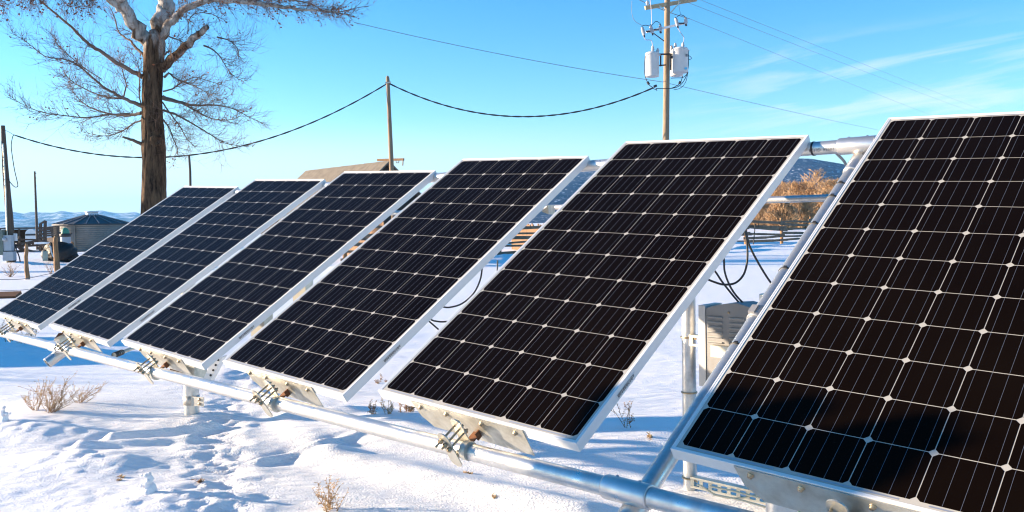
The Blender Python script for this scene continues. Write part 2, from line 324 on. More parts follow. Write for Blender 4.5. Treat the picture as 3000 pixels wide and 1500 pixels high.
# ------------------------------------------------------------------ solar panels
PX_, PY_ = Vector((.73599409, .06042831, -.67428563)), Vector((.57601342, -.57921227, .57682032))
PN_ = PX_.cross(PY_)
PC = [(-3.33062395, -.07323378, 7.19614339), (-2.35876312, -.05154557, 6.23935363), (-1.43155999, -.02718393, 5.34040349), (-.50801468, -.01534962, 4.43231832), (.40032148, -.0067897, 3.56343698), (1.38221817, .0152098, 2.6576517)]
PWD, PHT, CP = .992, 1.956, .1588
ax_, ay_, az_ = dirw(PX_), dirw(PY_), dirw(PN_)
PROT = Matrix(((ax_.x, ay_.x, az_.x), (ax_.y, ay_.y, az_.y), (ax_.z, ay_.z, az_.z))).to_4x4()
def make_panel():
    root = empty('solar_panel', (0, 0, 0))
    E3 = ((1, 0, 0), (0, 1, 0), (0, 0, 1))
    f = MB()                                                # frame: mitred ring with a stepped lip
    prof = [(.0, -.040), (.0, -.0006), (.0006, 0), (.0050, 0), (.0056, -.0007), (.0112, -.0009), (.0118, -.0024), (.0118, -.012), (.0022, -.012), (.0022, -.038), (.028, -.038), (.028, -.040)]
    rings = []
    for ins, z in prof: rings.append([(ins, ins, z), (PWD - ins, ins, z), (PWD - ins, PHT - ins, z), (ins, PHT - ins, z)])
    vs = [p for r in rings for p in r]; n = len(prof); fs = []
    for i in range(n):
        for k in range(4): a, b = i * 4, ((i + 1) % n) * 4; fs.append((a + k, a + (k + 1) % 4, b + (k + 1) % 4, b + k))
    f.add(vs, fs); f.build('frame', alu, root)
    l = MB()                                                # laminate: backsheet, cells, busbars
    i0 = .0116; z0 = -.0028
    l.add([(i0, i0, z0), (PWD - i0, i0, z0), (PWD - i0, PHT - i0, z0), (i0, PHT - i0, z0)], [(0, 1, 2, 3)], 0)
    l.add([(i0, i0, z0 - .005), (PWD - i0, i0, z0 - .005), (PWD - i0, PHT - i0, z0 - .005), (i0, PHT - i0, z0 - .005)], [(3, 2, 1, 0)], 0)
    hc, ch = .0782, .0110
    for r in range(12):
        for c in range(6):
            cx, cy = PWD / 2 + (c - 2.5) * CP, PHT / 2 + (r - 5.5) * CP
            q = [(-hc + ch, -hc), (hc - ch, -hc), (hc, -hc + ch), (hc, hc - ch), (hc - ch, hc), (-hc + ch, hc), (-hc, hc - ch), (-hc, -hc + ch)]
            l.add([(cx + a, cy + b, z0 + .0003) for a, b in q], [tuple(range(8))], 1)
            for k in range(4):
                bx = cx + (k - 1.5) * .039
                l.add([(bx - .00048, cy - hc, z0 + .0005), (bx + .00048, cy - hc, z0 + .0005), (bx + .00048, cy + hc, z0 + .0005), (bx - .00048, cy + hc, z0 + .0005)], [(0, 1, 2, 3)], 2)
    for yy in (.0195, PHT - .0195):
        for c in range(3):
            cx = PWD / 2 + (c * 2 - 2) * CP
            l.add([(cx - .125, yy - .0022, z0 + .0005), (cx + .125, yy - .0022, z0 + .0005), (cx + .125, yy + .0022, z0 + .0005), (cx - .125, yy + .0022, z0 + .0005)], [(0, 1, 2, 3)], 3)
    l.build('laminate', [sheet, cellm, busm, ribbon], root)
    jb = MB(); jb.box((PWD / 2, PHT - .28, -.022), E3, (.055, .04, .012)); jb.build('junction_box', darkm, root)
    # bent steel plate bolted under the lower rail, ends cut on the slant
    p = MB(); t = .003; pl = [(.200, -.003), (.765, -.003), (.765, -.122), (.262, -.122), (.215, -.075)]
    vs = [(x, -.0012, z) for x, z in pl] + [(x, -.0012 - t, z) for x, z in pl]
    p.add(vs, [(0, 1, 2, 3, 4), (9, 8, 7, 6, 5)] + [(k, 5 + k, 5 + (k + 1) % 5, (k + 1) % 5) for k in range(5)])
    plate = p.build('mounting_plate', galv_flat, root)
    for bx in (.245, .385, .565, .725):
        b = MB(); b.lathe((bx, -.0042, -.024), (0, -1, 0), [(.0095, 0), (.0095, .003), (.007, .003), (.007, .009), (.0, .0095)], 10); b.build('bolt', steel, plate)
    # pipe clamp: two plates round the pipe, three threaded rods, a rusty tab
    cx, cs, cb = .50, -.092, -.075
    g = MB(); 
    for yy in (cs - .036, cs + .036):
        pr = []
        for k in range(13):
            a = math.pi * k / 12; pr.append((cx + .026 * math.cos(a), .008 + .022 * math.sin(a)))
        for k in range(13):
            a = math.pi + math.pi * k / 12; pr.append((cx + .026 * math.cos(a), -.108 + .022 * math.sin(a)))
        nn = len(pr); vs = [(x, yy - .0022, z) for x, z in pr] + [(x, yy + .0022, z) for x, z in pr]
        g.add(vs, [tuple(range(nn - 1, -1, -1)), tuple(range(nn, 2 * nn))] + [(k, (k + 1) % nn, nn + (k + 1) % nn, nn + k) for k in range(nn)])
    g.tube([(cx + .033, cs, cb - .0), (cx + .058, cs, cb - .0)], .0345, 20)
    clamp = g.build('pipe_clamp', galv_flat, root)
    for (dx, z, ln) in ((-.013, -.004, .150), (.0, -.020, .140), (.013, -.036, .132)):
        rd = MB(); rd.tube([(cx + dx, cs + .058, z), (cx + dx, cs + .058 - ln + .02, z)], .0044, 8)
        for yy in (cs - .046, cs + .046): rd.tube([(cx + dx, yy - .005, z), (cx + dx, yy + .005, z)], .0095, 6, smooth=False)
        rd.build('threaded_rod', steel, clamp)
    tb = MB(); tb.box((cx + .01, -.026, -.085), E3, (.016, .022, .003)); tb.box((cx + .028, -.016, -.080), E3, (.0025, .011, .016)); tb.build('rusty_tab', rust, root)
    st = MB(); st.box((PWD + .0004, .300, -.024), E3, (.0006, .062, .008), 0)                 # bar-code sticker on the side of the frame
    y = .245; rs = random.Random(3)
    while y < .352:
        w = rs.choice((.0012, .002, .003)); st.box((PWD + .0012, y, -.0225), E3, (.0003, w / 2, .0052), 1); y += w + rs.choice((.0014, .0022))
    for k in range(9): st.box((PWD + .0012, .250 + .011 * k, -.0300), E3, (.0003, .0036, .0011), 1)
    st.build('barcode_sticker', [labelm, ink], root)
    tp = MB(); tp.box((.50, PHT + .012, -.030), E3, (.035, .011, .003)); tp.lathe((.50, PHT + .010, -.026), (0, 0, 1), [(.009, 0), (.009, .012), (0, .0125)], 8); tp.build('top_clip', steel, root)
    return root
LAB = ['dark blue solar panel at the far left end of the row, smallest of the six', 'blue black solar panel second from the far end, beside the end panel under the tree',
       'solar panel third from the far end with the barn roof just behind its upper edge', 'solar panel third from the near end, in front of the low orange board fence',
       'large black solar panel second from the near end, with the transformer pole rising behind it', 'nearest and largest black solar panel, cut off by the right edge of the picture']
panel0 = make_panel(); panels = []
for i, c in enumerate(PC):
    o = panel0 if i == 0 else copy_tree(panel0)
    org = Vector(c) - PX_ * (PWD / 2) - PY_ * (PHT / 2)
    o.matrix_world = Matrix.Translation(W(org)) @ PROT
    tag(o, LAB[i], 'solar panel', 'solar panels in the row on the pipe rack'); panels.append(o)

# ------------------------------------------------------------------ pipe rack
RD = Vector((.7202392, .01351637, -.69359412)).normalized()
RYv = (PY_ - PY_.dot(RD) * RD).normalized(); RN = RD.cross(RYv)
RO = sum((Vector(c) for c in PC), Vector()) / 6 - .978 * RYv
def rk(d, s, b): return W(RO + RD * d + RYv * s - RN * b)
wd, wy, wn = dirw(RD), dirw(RYv), dirw(RN)
POSTA, POSTB = px(563, 1238, 6.62), px(2290, 1500, 3.16)
rack = empty('panel_rack', (POSTA.x, POSTA.y, 0), 'galvanised pipe rack standing in the snow and carrying the row of solar panels', 'pipe rack')
PB, RB = .075, .130
def sleeve(mb, c, d, l, r0=.0305, r1=.037, n=20):
    d = d.normalized(); mb.lathe(c, d, [(r0, -l / 2), (r1 - .001, -l / 2), (r1, -l / 2 + .004), (r1, l / 2 - .004), (r1 - .001, l / 2), (r0, l / 2)], n)
def part(name, mb, mat, parent=rack): return mb.build(name, mat, parent)
m = MB(); m.tube([rk(-4.6 + k * .3, -.095, PB) for k in range(32)], .0302, 28); part('bottom_pipe', m, galv)
m = MB(); m.tube([rk(-3.15 + k * .3, 1.925, PB) for k in range(27)], .0302, 28); part('top_pipe', m, galv)
RAILD = (2.645, -2.20)
for D0 in RAILD:
    m = MB(); m.tube([rk(D0, -.19, RB), rk(D0, 1.0, RB), rk(D0, 1.90, RB)], .0302, 28); part('side_rail', m, galv)
    for s0 in (-.095, 1.925):
        m = MB(); sleeve(m, rk(D0 - .01, s0, PB), wd, .16); sleeve(m, rk(D0, s0 + (-.03 if s0 < 1 else -.07), RB), wy, .16)
        m.tube([rk(D0 - .01, s0, PB + .01), rk(D0, s0, RB)], .026, 14)
        for k in (-.05, .03): m.lathe(rk(D0 + k, s0 + .022, PB) + wn * .027, wn, [(.006, 0), (.006, .004), (0, .0042)], 8)
        part('tee_fitting', m, alu_cast)
D0 = RAILD[0]
m = MB(); sleeve(m, rk(D0, .80, RB), wy, .055, r1=.036); m.box(rk(D0, .80, RB) + wn * .035 - wd * .01, (wd, wy, wn), (.012, .02, .006)); part('rail_collar', m, M('grey_collar', (.30, .30, .30), .45, .4))
for s0 in (.62, 1.06, 1.36, 1.56, 1.66):
    m = MB(); m.lathe(rk(D0, s0, RB), wy, [(.0303, -.003), (.0325, -.003), (.0325, .003), (.0303, .003)], 18); m.box(rk(D0, s0, RB) + wn * .033 + wd * .004, (wd, wy, wn), (.006, .004, .004)); part('cable_tie', m, cable_black)
m = MB(); m.lathe(rk(2.44, 1.925, PB), wd, [(.0303, -.004), (.0325, -.004), (.0325, .004), (.0303, .004)], 18); part('cable_tie', m, cable_black)
# stencilled pipe marking (mill print) on the top pipe
def text_mesh(s, size, depth):
    cu = bpy.data.curves.new('t', 'FONT'); cu.body = s; cu.size = size; cu.extrude = depth; cu.resolution_u = 2; ob = bpy.data.objects.new('t', cu); col.objects.link(ob)
    bpy.context.view_layer.update(); me = bpy.data.meshes.new_from_object(ob.evaluated_get(bpy.context.evaluated_depsgraph_get())); bpy.data.objects.remove(ob); return me
tm = text_mesh('10554  GL178', .020, .0002)
to = bpy.data.objects.new('pipe_marking', tm); col.objects.link(to); tm.materials.append(M('marking_ink', (.10, .10, .10), .7)); to.parent = rack
nrm = (wn * .45 - wy * .89).normalized(); xx = -wd; yy = nrm.cross(xx)
cpt = rk(2.545, 1.925, PB) + nrm * .0306
to.matrix_parent_inverse = rack.matrix_world.inverted()
to.matrix_world = Matrix(((xx.x, yy.x, nrm.x, cpt.x), (xx.y, yy.y, nrm.y, cpt.y), (xx.z, yy.z, nrm.z, cpt.z), (0, 0, 0, 1)))
# main posts under the pivot
UP = Vector((0, 0, 1))
def main_post(base, top_z):
    b = Vector((base.x, base.y, -.3)); m = MB(); m.tube([b, Vector((base.x, base.y, top_z))], .057, 28)
    return part('post', m, galv)
pA = main_post(POSTA, 1.15); pB = main_post(POSTB, 1.15)
m = MB(); zc = px(563, 1170, 6.62).z; side = Vector((.93, -.36, 0)).normalized(); fwd = Vector((-side.y, side.x, 0))
m.lathe((POSTA.x, POSTA.y, zc), UP, [(.058, -.035), (.0615, -.035), (.0615, .035), (.058, .035)], 28); m.box(Vector((POSTA.x, POSTA.y, zc)) + side * .095 - fwd * .045, (side, fwd, UP), (.065, .003, .036))
band = part('post_band', m, M('band_steel', (.46, .44, .40), .5, .6))
for dz in (.017, -.017):
    m = MB(); m.lathe(Vector((POSTA.x, POSTA.y, zc + dz)) + side * .12 - fwd * .048, -fwd, [(.011, 0), (.011, .006), (0, .0065)], 8); m.build('bolt', steel, band)
m = MB(); m.tube([(POSTA.x, POSTA.y, 1.12), (POSTA.x, POSTA.y, 1.20)], .075, 24); part('post_head', m, galv_flat)
m = MB(); m.tube([(POSTB.x, POSTB.y, 1.12), (POSTB.x, POSTB.y, 1.20)], .075, 24); part('post_head', m, galv_flat)
m = MB(); zc = px(560, 1086, 6.6).z; m.box((POSTA.x + .02, POSTA.y - .02, zc), (side, fwd, UP), (.085, .07, .055)); part('pivot_bracket', m, galv_flat)
m = MB(); c = px(510, 1078, 6.5); m.beam(c, px(530, 1092, 6.45), .07, .05); part('pivot_lug', m, rust)
# perforated strut from under the third panel
m = MB(); a, b = px(640, 1045, 5.9), px(603, 1120, 5.95); m.beam(a, b, .055, .006, up=(0, -1, .3)); 
m.beam(a + Vector((.03, .03, 0)), b + Vector((.03, .03, 0)), .006, .06, up=(0, -1, .3))
st = part('strut', m, white_paint)
for k in range(5):
    m = MB(); c = a.lerp(b, (k + .6) / 5) - (b - a).cross(Vector((1, 0, 0))).normalized() * 0; m.lathe(c + Vector((.012, -.008, 0)), (0.25, -1, .2), [(.008, -.004), (.008, .004), (0, .0041)], 8); m.build('bolt_hole', darkm, st)
# short strut and screw jack under the second panel
m = MB(); m.tube([px(395, 1018, 6.4), px(352, 1034, 6.2)], .014, 10); m.tube([px(352, 1034, 6.2), px(334, 1041, 6.1)], .017, 10)
part('screw_jack', m, galv_flat)
m = MB()
for k in range(5): c = px(336 + k * 5, 1040 - k * 1.9, 6.1 + .02 * k); m.lathe(c, px(352, 1034, 6.2) - px(334, 1041, 6.1), [(.017, -.006), (.021, -.006), (.021, .006), (.017, .006)], 12)
part('jack_collar', m, black_iron)
m = MB(); m.beam(px(183, 982, 6.6), px(170, 1000, 6.5), .05, .04); part('rusty_bracket', m, rust)
m = MB(); m.beam(px(200, 985, 6.5), px(168, 1002, 6.4), .05, .05); part('channel_brace', m, galv_flat)
# posts seen between the panels at the back
for (u, v, z) in ((888, 850, 5.6), (768, 955, 5.3)):
    m = MB(); p = px(u, v, z); m.box(p, (side, fwd, UP), (.05, .045, .11)); m.tube([p + Vector((0, 0, -.1)), Vector((p.x, p.y, p.z - .35))], .03, 12); part('rear_bracket', m, galv_flat)
# plate end seen in the gap
m = MB(); q = [px(1587, 620, 4.9), px(1606, 600, 4.9), px(1607, 628, 4.9)]; qq = [p + Vector((.05, .25, 0)) for p in q]; m.add(q + qq, [(0, 1, 2), (5, 4, 3), (0, 3, 4, 1), (1, 4, 5, 2), (2, 5, 3, 0)]); part('rear_plate', m, galv_flat)

# rear post with rail, strut channels and inverter
P2 = px(2018, 1000, 4.62); p2b = Vector((P2.x, P2.y, -.2)); rdir = wd.copy(); rdir.z = 0; rdir.normalize(); rperp = Vector((-rdir.y, rdir.x, 0))
back = empty('equipment_post', (P2.x, P2.y, 0), 'slim galvanised post behind the two nearest panels with slotted channels clamped across it', 'steel post')
m = MB(); m.tube([p2b, Vector((P2.x, P2.y, px(2018, 600, 4.62).z))], .038, 24); m.build('post', galv, back)
def rail_back(u, v, z0): return px(u, v, z0)
zr = px(2330, 583, 4.62).z
m = MB(); a = px(2330, 583, 4.2); m.tube([a + wd * t for t in (-5.5, -3, -1, .5, 2.2)], .0175, 16); m.build('cross_pipe', galv, back)
def channel(zw, t0, t1, name='slotted_channel'):
    m = MB(); o = Vector((P2.x, P2.y, zw)) - rperp * .045
    fr = -rperp; hh = .027
    n = int((t1 - t0) / .055)
    m.box(o + rdir * (t0 + t1) / 2 + UP * (hh - .005), (rdir, rperp, UP), ((t1 - t0) / 2, .002, .005)); m.box(o + rdir * (t0 + t1) / 2 - UP * (hh - .005), (rdir, rperp, UP), ((t1 - t0) / 2, .002, .005))
    for k in range(n + 1): m.box(o + rdir * (t0 + .012 + k * .055), (rdir, rperp, UP), (.011, .0019, hh - .009))
    for s_ in (-1, 1): m.box(o + rdir * (t0 + t1) / 2 + UP * s_ * (hh + .0012) + rperp * .02, (rdir, rperp, UP), ((t1 - t0) / 2, .022, .0015))
    ch = m.build(name, galv_flat, back); ub = MB()
    ub.lathe((P2.x, P2.y, zw + .01), UP, [(.0385, -.004), (.046, -.004), (.046, .004), (.0385, .004)], 20); ub.tube([Vector((P2.x, P2.y, zw + .01)) + rdir * .04 - rperp * .02, Vector((P2.x, P2.y, zw + .01)) + rdir * .075 - rperp * .05], .005, 8)
    ub.build('u_bolt', steel, ch); return ch
channel(px(2080, 997, 4.55).z, .03, .42); channel(px(2050, 1428, 4.5).z, .03, .75)
m = MB(); m.lathe((P2.x, P2.y, px(2018, 1150, 4.62).z), UP, [(.0385, -.004), (.044, -.004), (.044, .004), (.0385, .004)], 20); m.build('pipe_strap', steel, back)
# inverter
ic = Vector((P2.x, P2.y, 0)) + rdir * .285 + rperp * .03
zt = px(2120, 897, 4.55).z
inv = empty('inverter', (ic.x, ic.y, zt - .42), 'pale grey finned inverter box with louvred sides hung on the post behind the nearest panel', 'inverter')
m = MB(); hw = .135
prof = [(-hw, 0), (-hw, -.42), (hw, -.42), (hw, .015), (.05, .035), (-.03, .028), (-.10, .012)]
vs = [ic + rdir * x - rperp * .0 + UP * (zt + z - 0) - rperp * .10 for x, z in prof]; vs = [Vector((v.x, v.y, v.z)) for v in vs]; v2 = [v + rperp * .17 for v in vs]; n = len(vs)
m.add(vs + v2, [tuple(range(n)), tuple(range(2 * n - 1, n - 1, -1))] + [(k, n + k, n + (k + 1) % n, (k + 1) % n) for k in range(n)]); m.build('enclosure', inv_white, inv)
m = MB(); m.box(ic - rdir * (hw + .022) - rperp * .02 + UP * (zt - .20), (rdir, rperp, UP), (.020, .085, .215)); m.build('mounting_flange', M('flange_grey', (.50, .49, .47), .5, .3), inv)
for cx_ in (-.08, .045):
    for k in range(6):
        m = MB(); m.box(ic + rdir * cx_ - rperp * .103 + UP * (zt - .045 - .026 * k), (rdir, (rperp - UP * .6).normalized(), (UP + rperp * .6).normalized()), (.042, .006, .003)); m.build('louvre', M('louvre_dark', (.33, .32, .30), .5), inv)
m = MB(); m.box(ic + rdir * .02 - rperp * .13 + UP * (zt - .215), (rdir, rperp, UP), (.10, .02, .03)); m.build('bracket', galv_flat, inv)
m = MB(); m.lathe(ic + rdir * .0 - rperp * .102 + UP * (zt - .015), -rperp, [(.006, 0), (.006, .004), (0, .0041)], 8); m.build('screw', steel, inv)
# cables behind the rack
def cable(pts, r, mat, name, label, cat, group=None, n=6):
    m = MB(); m.tube(smooth_path(pts), r, 8); o = m.build(name, mat); tag(o, label, cat, group); return o
def c7(l, z): return [px(1500 + .3882 * u, 500 + .3882 * v, z) for u, v in l]
def c6(l, z): return [px(750 + .3882 * u, 500 + .3882 * v, z) for u, v in l]
gname = 'loose black cables behind the panels'
cable(c7([(1700, 330), (1755, 455), (1775, 560), (1775, 680), (1750, 780), (1690, 845), (1610, 860), (1540, 845), (1440, 800), (1300, 700)], 4.1), .0052, cable_black, 'power_cable', 'black cable hanging in a deep loop behind the second nearest panel', 'cable', gname)
cable(c7([(1710, 330), (1765, 460), (1790, 560), (1850, 680), (1932, 815), (2040, 960)], 4.15), .0052, cable_black, 'power_cable', 'black cable slanting down right toward the collar on the side rail', 'cable', gname)
cable(c7([(1560, 520), (1597, 655), (1605, 760), (1640, 860), (1690, 940), (1758, 1012), (1800, 1060)], 4.4), .0052, cable_black, 'power_cable', 'grey black cable curving down onto the right of the inverter top', 'cable', gname)
cable(c7([(1400, 600), (1527, 752), (1580, 830), (1650, 920), (1730, 1015), (1770, 1060)], 4.45), .0052, cable_black, 'power_cable', 'straight black cable running from the panel edge to the left of the inverter top', 'cable', gname)
cable(c6([(1720, 600), (1707, 735), (1690, 830), (1640, 930), (1560, 1000), (1480, 1028), (1410, 1028), (1250, 990)], 5.1), .005, cable_black, 'power_cable', 'black cable sweeping in an arc over bright snow between the fourth and fifth panels', 'cable', gname)
cable(c6([(1200, 1050), (1318, 1122), (1360, 1136), (1425, 1140), (1560, 1120)], 5.0), .005, cable_black, 'power_cable', 'upper short length of black cable low in the gap between fourth and fifth panels', 'cable', gname)
cable(c6([(1200, 1040), (1305, 1135), (1370, 1192), (1450, 1260)], 4.95), .005, cable_black, 'power_cable', 'lower straight length of black cable low in the gap between fourth and fifth panels', 'cable', gname)
def c4b(l, z): return [px(1980 + .15528 * u, 1320 + .15528 * v, z) for u, v in l]
cable(c4b([(400, 640), (500, 680), (700, 810), (950, 890), (1200, 900), (1400, 860), (1560, 820), (1900, 700)], 4.3), .005, cable_tan, 'pale_cable', 'pale cable drooping in front of the lower slotted channel', 'cable', 'pale cables on the lower channel')
cable(c4b([(640, 670), (1100, 770), (1500, 870), (1900, 960)], 4.28), .0055, cable_tan, 'pale_cable', 'straight pale cable lying along the top of the lower slotted channel', 'cable', 'pale cables on the lower channel')
cable(c4b([(700, 830), (1200, 930), (1740, 1080), (2000, 1140)], 4.26), .0055, cable_tan, 'pale_cable', 'straight pale cable hung below the lower slotted channel', 'cable', 'pale cables on the lower channel')
cable([px(2343, 1500, 2.95), px(2344, 1486, 2.95), px(2340, 1440, 3.0)], .005, M('green_wire', (.01, .25, .09), .5), 'ground_wire', 'green earth wire beside the near main post under the nearest panel', 'wire')
cable([px(2440, 440, 3.75), px(2456, 455, 3.74), px(2476, 478, 3.72), px(2490, 520, 3.7)], .006, M('grey_cable', (.25, .26, .27), .5), 'grey_cable', 'grey cable tucked under the top pipe beside its tee fitting', 'cable')

# ------------------------------------------------------------------ bare cottonwood
def bark_mat():
    m = bpy.data.materials.new('cottonwood_bark'); m.use_nodes = True; nt = m.node_tree; N = nt.nodes; L = nt.links; b = N['Principled BSDF']; b.inputs['Roughness'].default_value = .9; b.inputs['Specular IOR Level'].default_value = .15
    tc = N.new('ShaderNodeTexCoord'); mp = N.new('ShaderNodeMapping'); mp.inputs['Scale'].default_value = (5, 5, .9); L.new(tc.outputs['Object'], mp.inputs[0])
    no = N.new('ShaderNodeTexNoise'); no.inputs['Scale'].default_value = 1.6; no.inputs['Detail'].default_value = 8; no.inputs['Roughness'].default_value = .7; L.new(mp.outputs[0], no.inputs[0])
    rp = N.new('ShaderNodeValToRGB'); rp.color_ramp.elements[0].position = .36; rp.color_ramp.elements[0].color = (.02, .012, .008, 1); rp.color_ramp.elements[1].position = .68; rp.color_ramp.elements[1].color = (.20, .118, .066, 1); L.new(no.outputs['Fac'], rp.inputs[0])
    mp2 = N.new('ShaderNodeMapping'); mp2.inputs['Scale'].default_value = (2.2, 2.2, 5); L.new(tc.outputs['Object'], mp2.inputs[0])
    n2 = N.new('ShaderNodeTexNoise'); n2.inputs['Scale'].default_value = 1.5; n2.inputs['Detail'].default_value = 6; L.new(mp2.outputs[0], n2.inputs[0])
    r2 = N.new('ShaderNodeValToRGB'); r2.color_ramp.elements[0].position = .28; r2.color_ramp.elements[0].color = (.16, .13, .10, 1); r2.color_ramp.elements[1].position = .44; r2.color_ramp.elements[1].color = (.50, .46, .41, 1); L.new(n2.outputs['Fac'], r2.inputs[0])
    sp = N.new('ShaderNodeSeparateXYZ'); L.new(tc.outputs['Object'], sp.inputs[0])
    n3 = N.new('ShaderNodeTexNoise'); n3.inputs['Scale'].default_value = 2.6; n3.inputs['Detail'].default_value = 5; L.new(tc.outputs['Object'], n3.inputs[0])
    ad = N.new('ShaderNodeMath'); ad.operation = 'MULTIPLY_ADD'; L.new(n3.outputs['Fac'], ad.inputs[0]); ad.inputs[1].default_value = 6.5; mp3 = N.new('ShaderNodeMapping'); mp3.inputs['Scale'].default_value = (1.6, 1.6, .35); L.new(tc.outputs['Object'], mp3.inputs[0]); L.new(mp3.outputs[0], n3.inputs[0]); L.new(sp.outputs[2], ad.inputs[2])
    rr = N.new('ShaderNodeMapRange'); rr.inputs[1].default_value = 11.5; rr.inputs[2].default_value = 13.2; L.new(ad.outputs[0], rr.inputs[0])
    mx = N.new('ShaderNodeMix'); mx.data_type = 'RGBA'; L.new(rr.outputs[0], mx.inputs[0]); L.new(rp.outputs[0], mx.inputs[6]); L.new(r2.outputs[0], mx.inputs[7]); L.new(mx.outputs[2], b.inputs['Base Color'])
    bp = N.new('ShaderNodeBump'); bp.inputs['Distance'].default_value = .09; L.new(no.outputs['Fac'], bp.inputs['Height']); L.new(bp.outputs[0], b.inputs['Normal']); return m
bark = bark_mat()
twigm = M('brown_twig_bark', (.12, .062, .042), .85, var=(.21, .115, .08), scale=.6)
limbm = M('limb_bark', (.13, .085, .06), .9, var=(.24, .17, .13), scale=1.2)
leafm = M('dead_leaf', (.34, .12, .045), .8, var=(.22, .07, .03), scale=2)
TZ = 33.0
tb = gp(450, 784)
cot = empty('cottonwood_tree', (tb.x, tb.y, 0), 'big bare cottonwood with a thick brown trunk and white upper limbs behind the far panels', 'tree')
SC = .3882 * TZ / F
def tp(u, v, dy=0.0):
    z = TZ + dy; return px(u * .3882 * 1.0, v * .3882, TZ) + Vector((0, dy, 0)) + Vector((0, 0, 0))
def spread(pts, dy0, dy1):
    n = len(pts); return [tp(u, v, dy0 + (dy1 - dy0) * (i / max(1, n - 1))) for i, (u, v, w) in enumerate(pts)], [max(.006, w * SC / 2) for u, v, w in pts]
trunk_pts = [(1160, 2100, 270), (1160, 1900, 215), (1160, 1600, 185), (1163, 1288, 172), (1160, 1120, 176), (1156, 1000, 160), (1150, 860, 150), (1148, 700, 146), (1154, 520, 142), (1162, 400, 150), (1165, 320, 158), (1165, 270, 130)]
P_, R_ = spread(trunk_pts, 0, 0)
m = MB(); m.tube(smooth_path(P_, 24), list(np.interp(np.linspace(0, len(R_) - 1, 24 * (len(R_) - 1) + 1), range(len(R_)), R_)), 64)
va = np.array(m.v); ax0 = va.reshape(-1, 64, 3)[:-2].mean(1) if len(va) % 64 else va.reshape(-1, 64, 3).mean(1)      # furrowed bark pushed out of the trunk
for i in range(len(m.v) // 64):
    ring = va[i * 64:(i + 1) * 64]; cc = ring.mean(0)
    for k in range(64):
        a = 2 * math.pi * k / 64; zz = ring[k, 2]
        f = abs(float(fbm(np.array([[math.cos(a) * 3.2 + 9 + .25 * math.sin(zz * 1.7)]]), np.array([[math.sin(a) * 3.2 + zz * .55]]), 3)[0, 0]))
        ring[k] = cc + (ring[k] - cc) * (.93 + .42 * min(f, .28) * (1 if zz < 8.5 else max(.2, 1 - (zz - 8.5) * .5)))
m.v = [tuple(v) for v in va]
# burl
m.lathe(tp(1212, 1070) + Vector((0, -.36, 0)), Vector((.55, -.8, 0)), [(.26, -.1), (.24, .03), (.15, .08), (.12, .05), (0, .05)], 12)
m.build('trunk', bark, cot)
rt = random.Random(5)
twig_src = []
def limb(pts, dy0, dy1, mat, tw=1.0, name='limb', sides=8, droop=0.0):
    P_, R_ = spread(pts, dy0, dy1); Q = smooth_path(P_, 4); RR = list(np.interp(np.linspace(0, len(R_) - 1, len(Q)), range(len(R_)), R_))
    for i in range(1, len(Q) - 1): Q[i] = Q[i] + Vector((rt.gauss(0, 1), rt.gauss(0, 1), rt.gauss(0, 1))) * RR[i] * .22
    m = MB(); m.tube(Q, RR, sides); m.build(name, mat, cot)
    if tw > 0: twig_src.append((Q, RR, tw, droop))
limb([(1120, 310, 112), (1055, 205, 96), (1008, 90, 86), (985, 0, 82), (955, -160, 70), (900, -420, 50), (860, -700, 25)], 0, -2.5, bark, .5, sides=14)
limb([(975, 120, 52), (920, 40, 50), (860, -10, 45), (760, -110, 34), (600, -200, 24), (420, -230, 14), (300, -200, 7)], -.8, -4, bark, 2.4, sides=10, droop=.8)
limb([(1180, 300, 100), (1190, 150, 112), (1202, 50, 120), (1216, -30, 122), (1230, -250, 95), (1240, -600, 60), (1250, -900, 25)], 0, 1.5, bark, .35, sides=14)
limb([(1160, 260, 45), (1145, 120, 50), (1140, 0, 46), (1120, -150, 40), (1090, -400, 20)], .2, 2.5, bark, .3, sides=10)
limb([(1205, 310, 66), (1260, 230, 60), (1330, 150, 55), (1420, 92, 50), (1560, 46, 47), (1700, 34, 44), (1932, 58, 38), (2100, 86, 31), (2282, 120, 23), (2432, 137, 16), (2552, 150, 11), (2685, 184, 5)], 0, -1.5, bark, 2.2, sides=12, droop=.35)
limb([(2510, 148, 9), (2600, 158, 7), (2690, 144, 6), (2760, 132, 4), (2835, 126, 3)], -1.3, -1.6, limbm, .5)
limb([(1932, 58, 20), (2020, 10, 17), (2140, -10, 14), (2300, 0, 9), (2420, 40, 5)], -1, 1.0, limbm, 1.6)
limb([(1700, 34, 20), (1800, -40, 18), (1950, -90, 12), (2150, -100, 6)], -.8, .8, limbm, 2.2, droop=.6)
limb([(1225, 525, 74), (1300, 482, 63), (1380, 432, 58), (1480, 350, 58), (1570, 300, 48), (1650, 254, 36)], -.1, -1.2, bark, .8, sides=12)
limb([(1490, 335, 30), (1540, 280, 26), (1600, 240, 18)], -.8, -.6, limbm, .6)
limb([(1475, 290, 8), (1475, 200, 8), (1500, 140, 7), (1570, 120, 6), (1650, 135, 5), (1680, 170, 4)], -.8, -.3, limbm, .6)
limb([(1080, 582, 38), (1000, 540, 33), (900, 470, 29), (800, 395, 25), (740, 345, 22), (680, 265, 18), (600, 190, 15), (500, 90, 12), (390, 0, 9), (300, -60, 6)], 0, -2.5, limbm, .55)
limb([(1085, 470, 27), (1040, 390, 22), (960, 330, 19), (900, 270, 17), (820, 220, 13), (760, 170, 11), (710, 60, 9), (650, -40, 6)], .2, 2.0, limbm, .6)
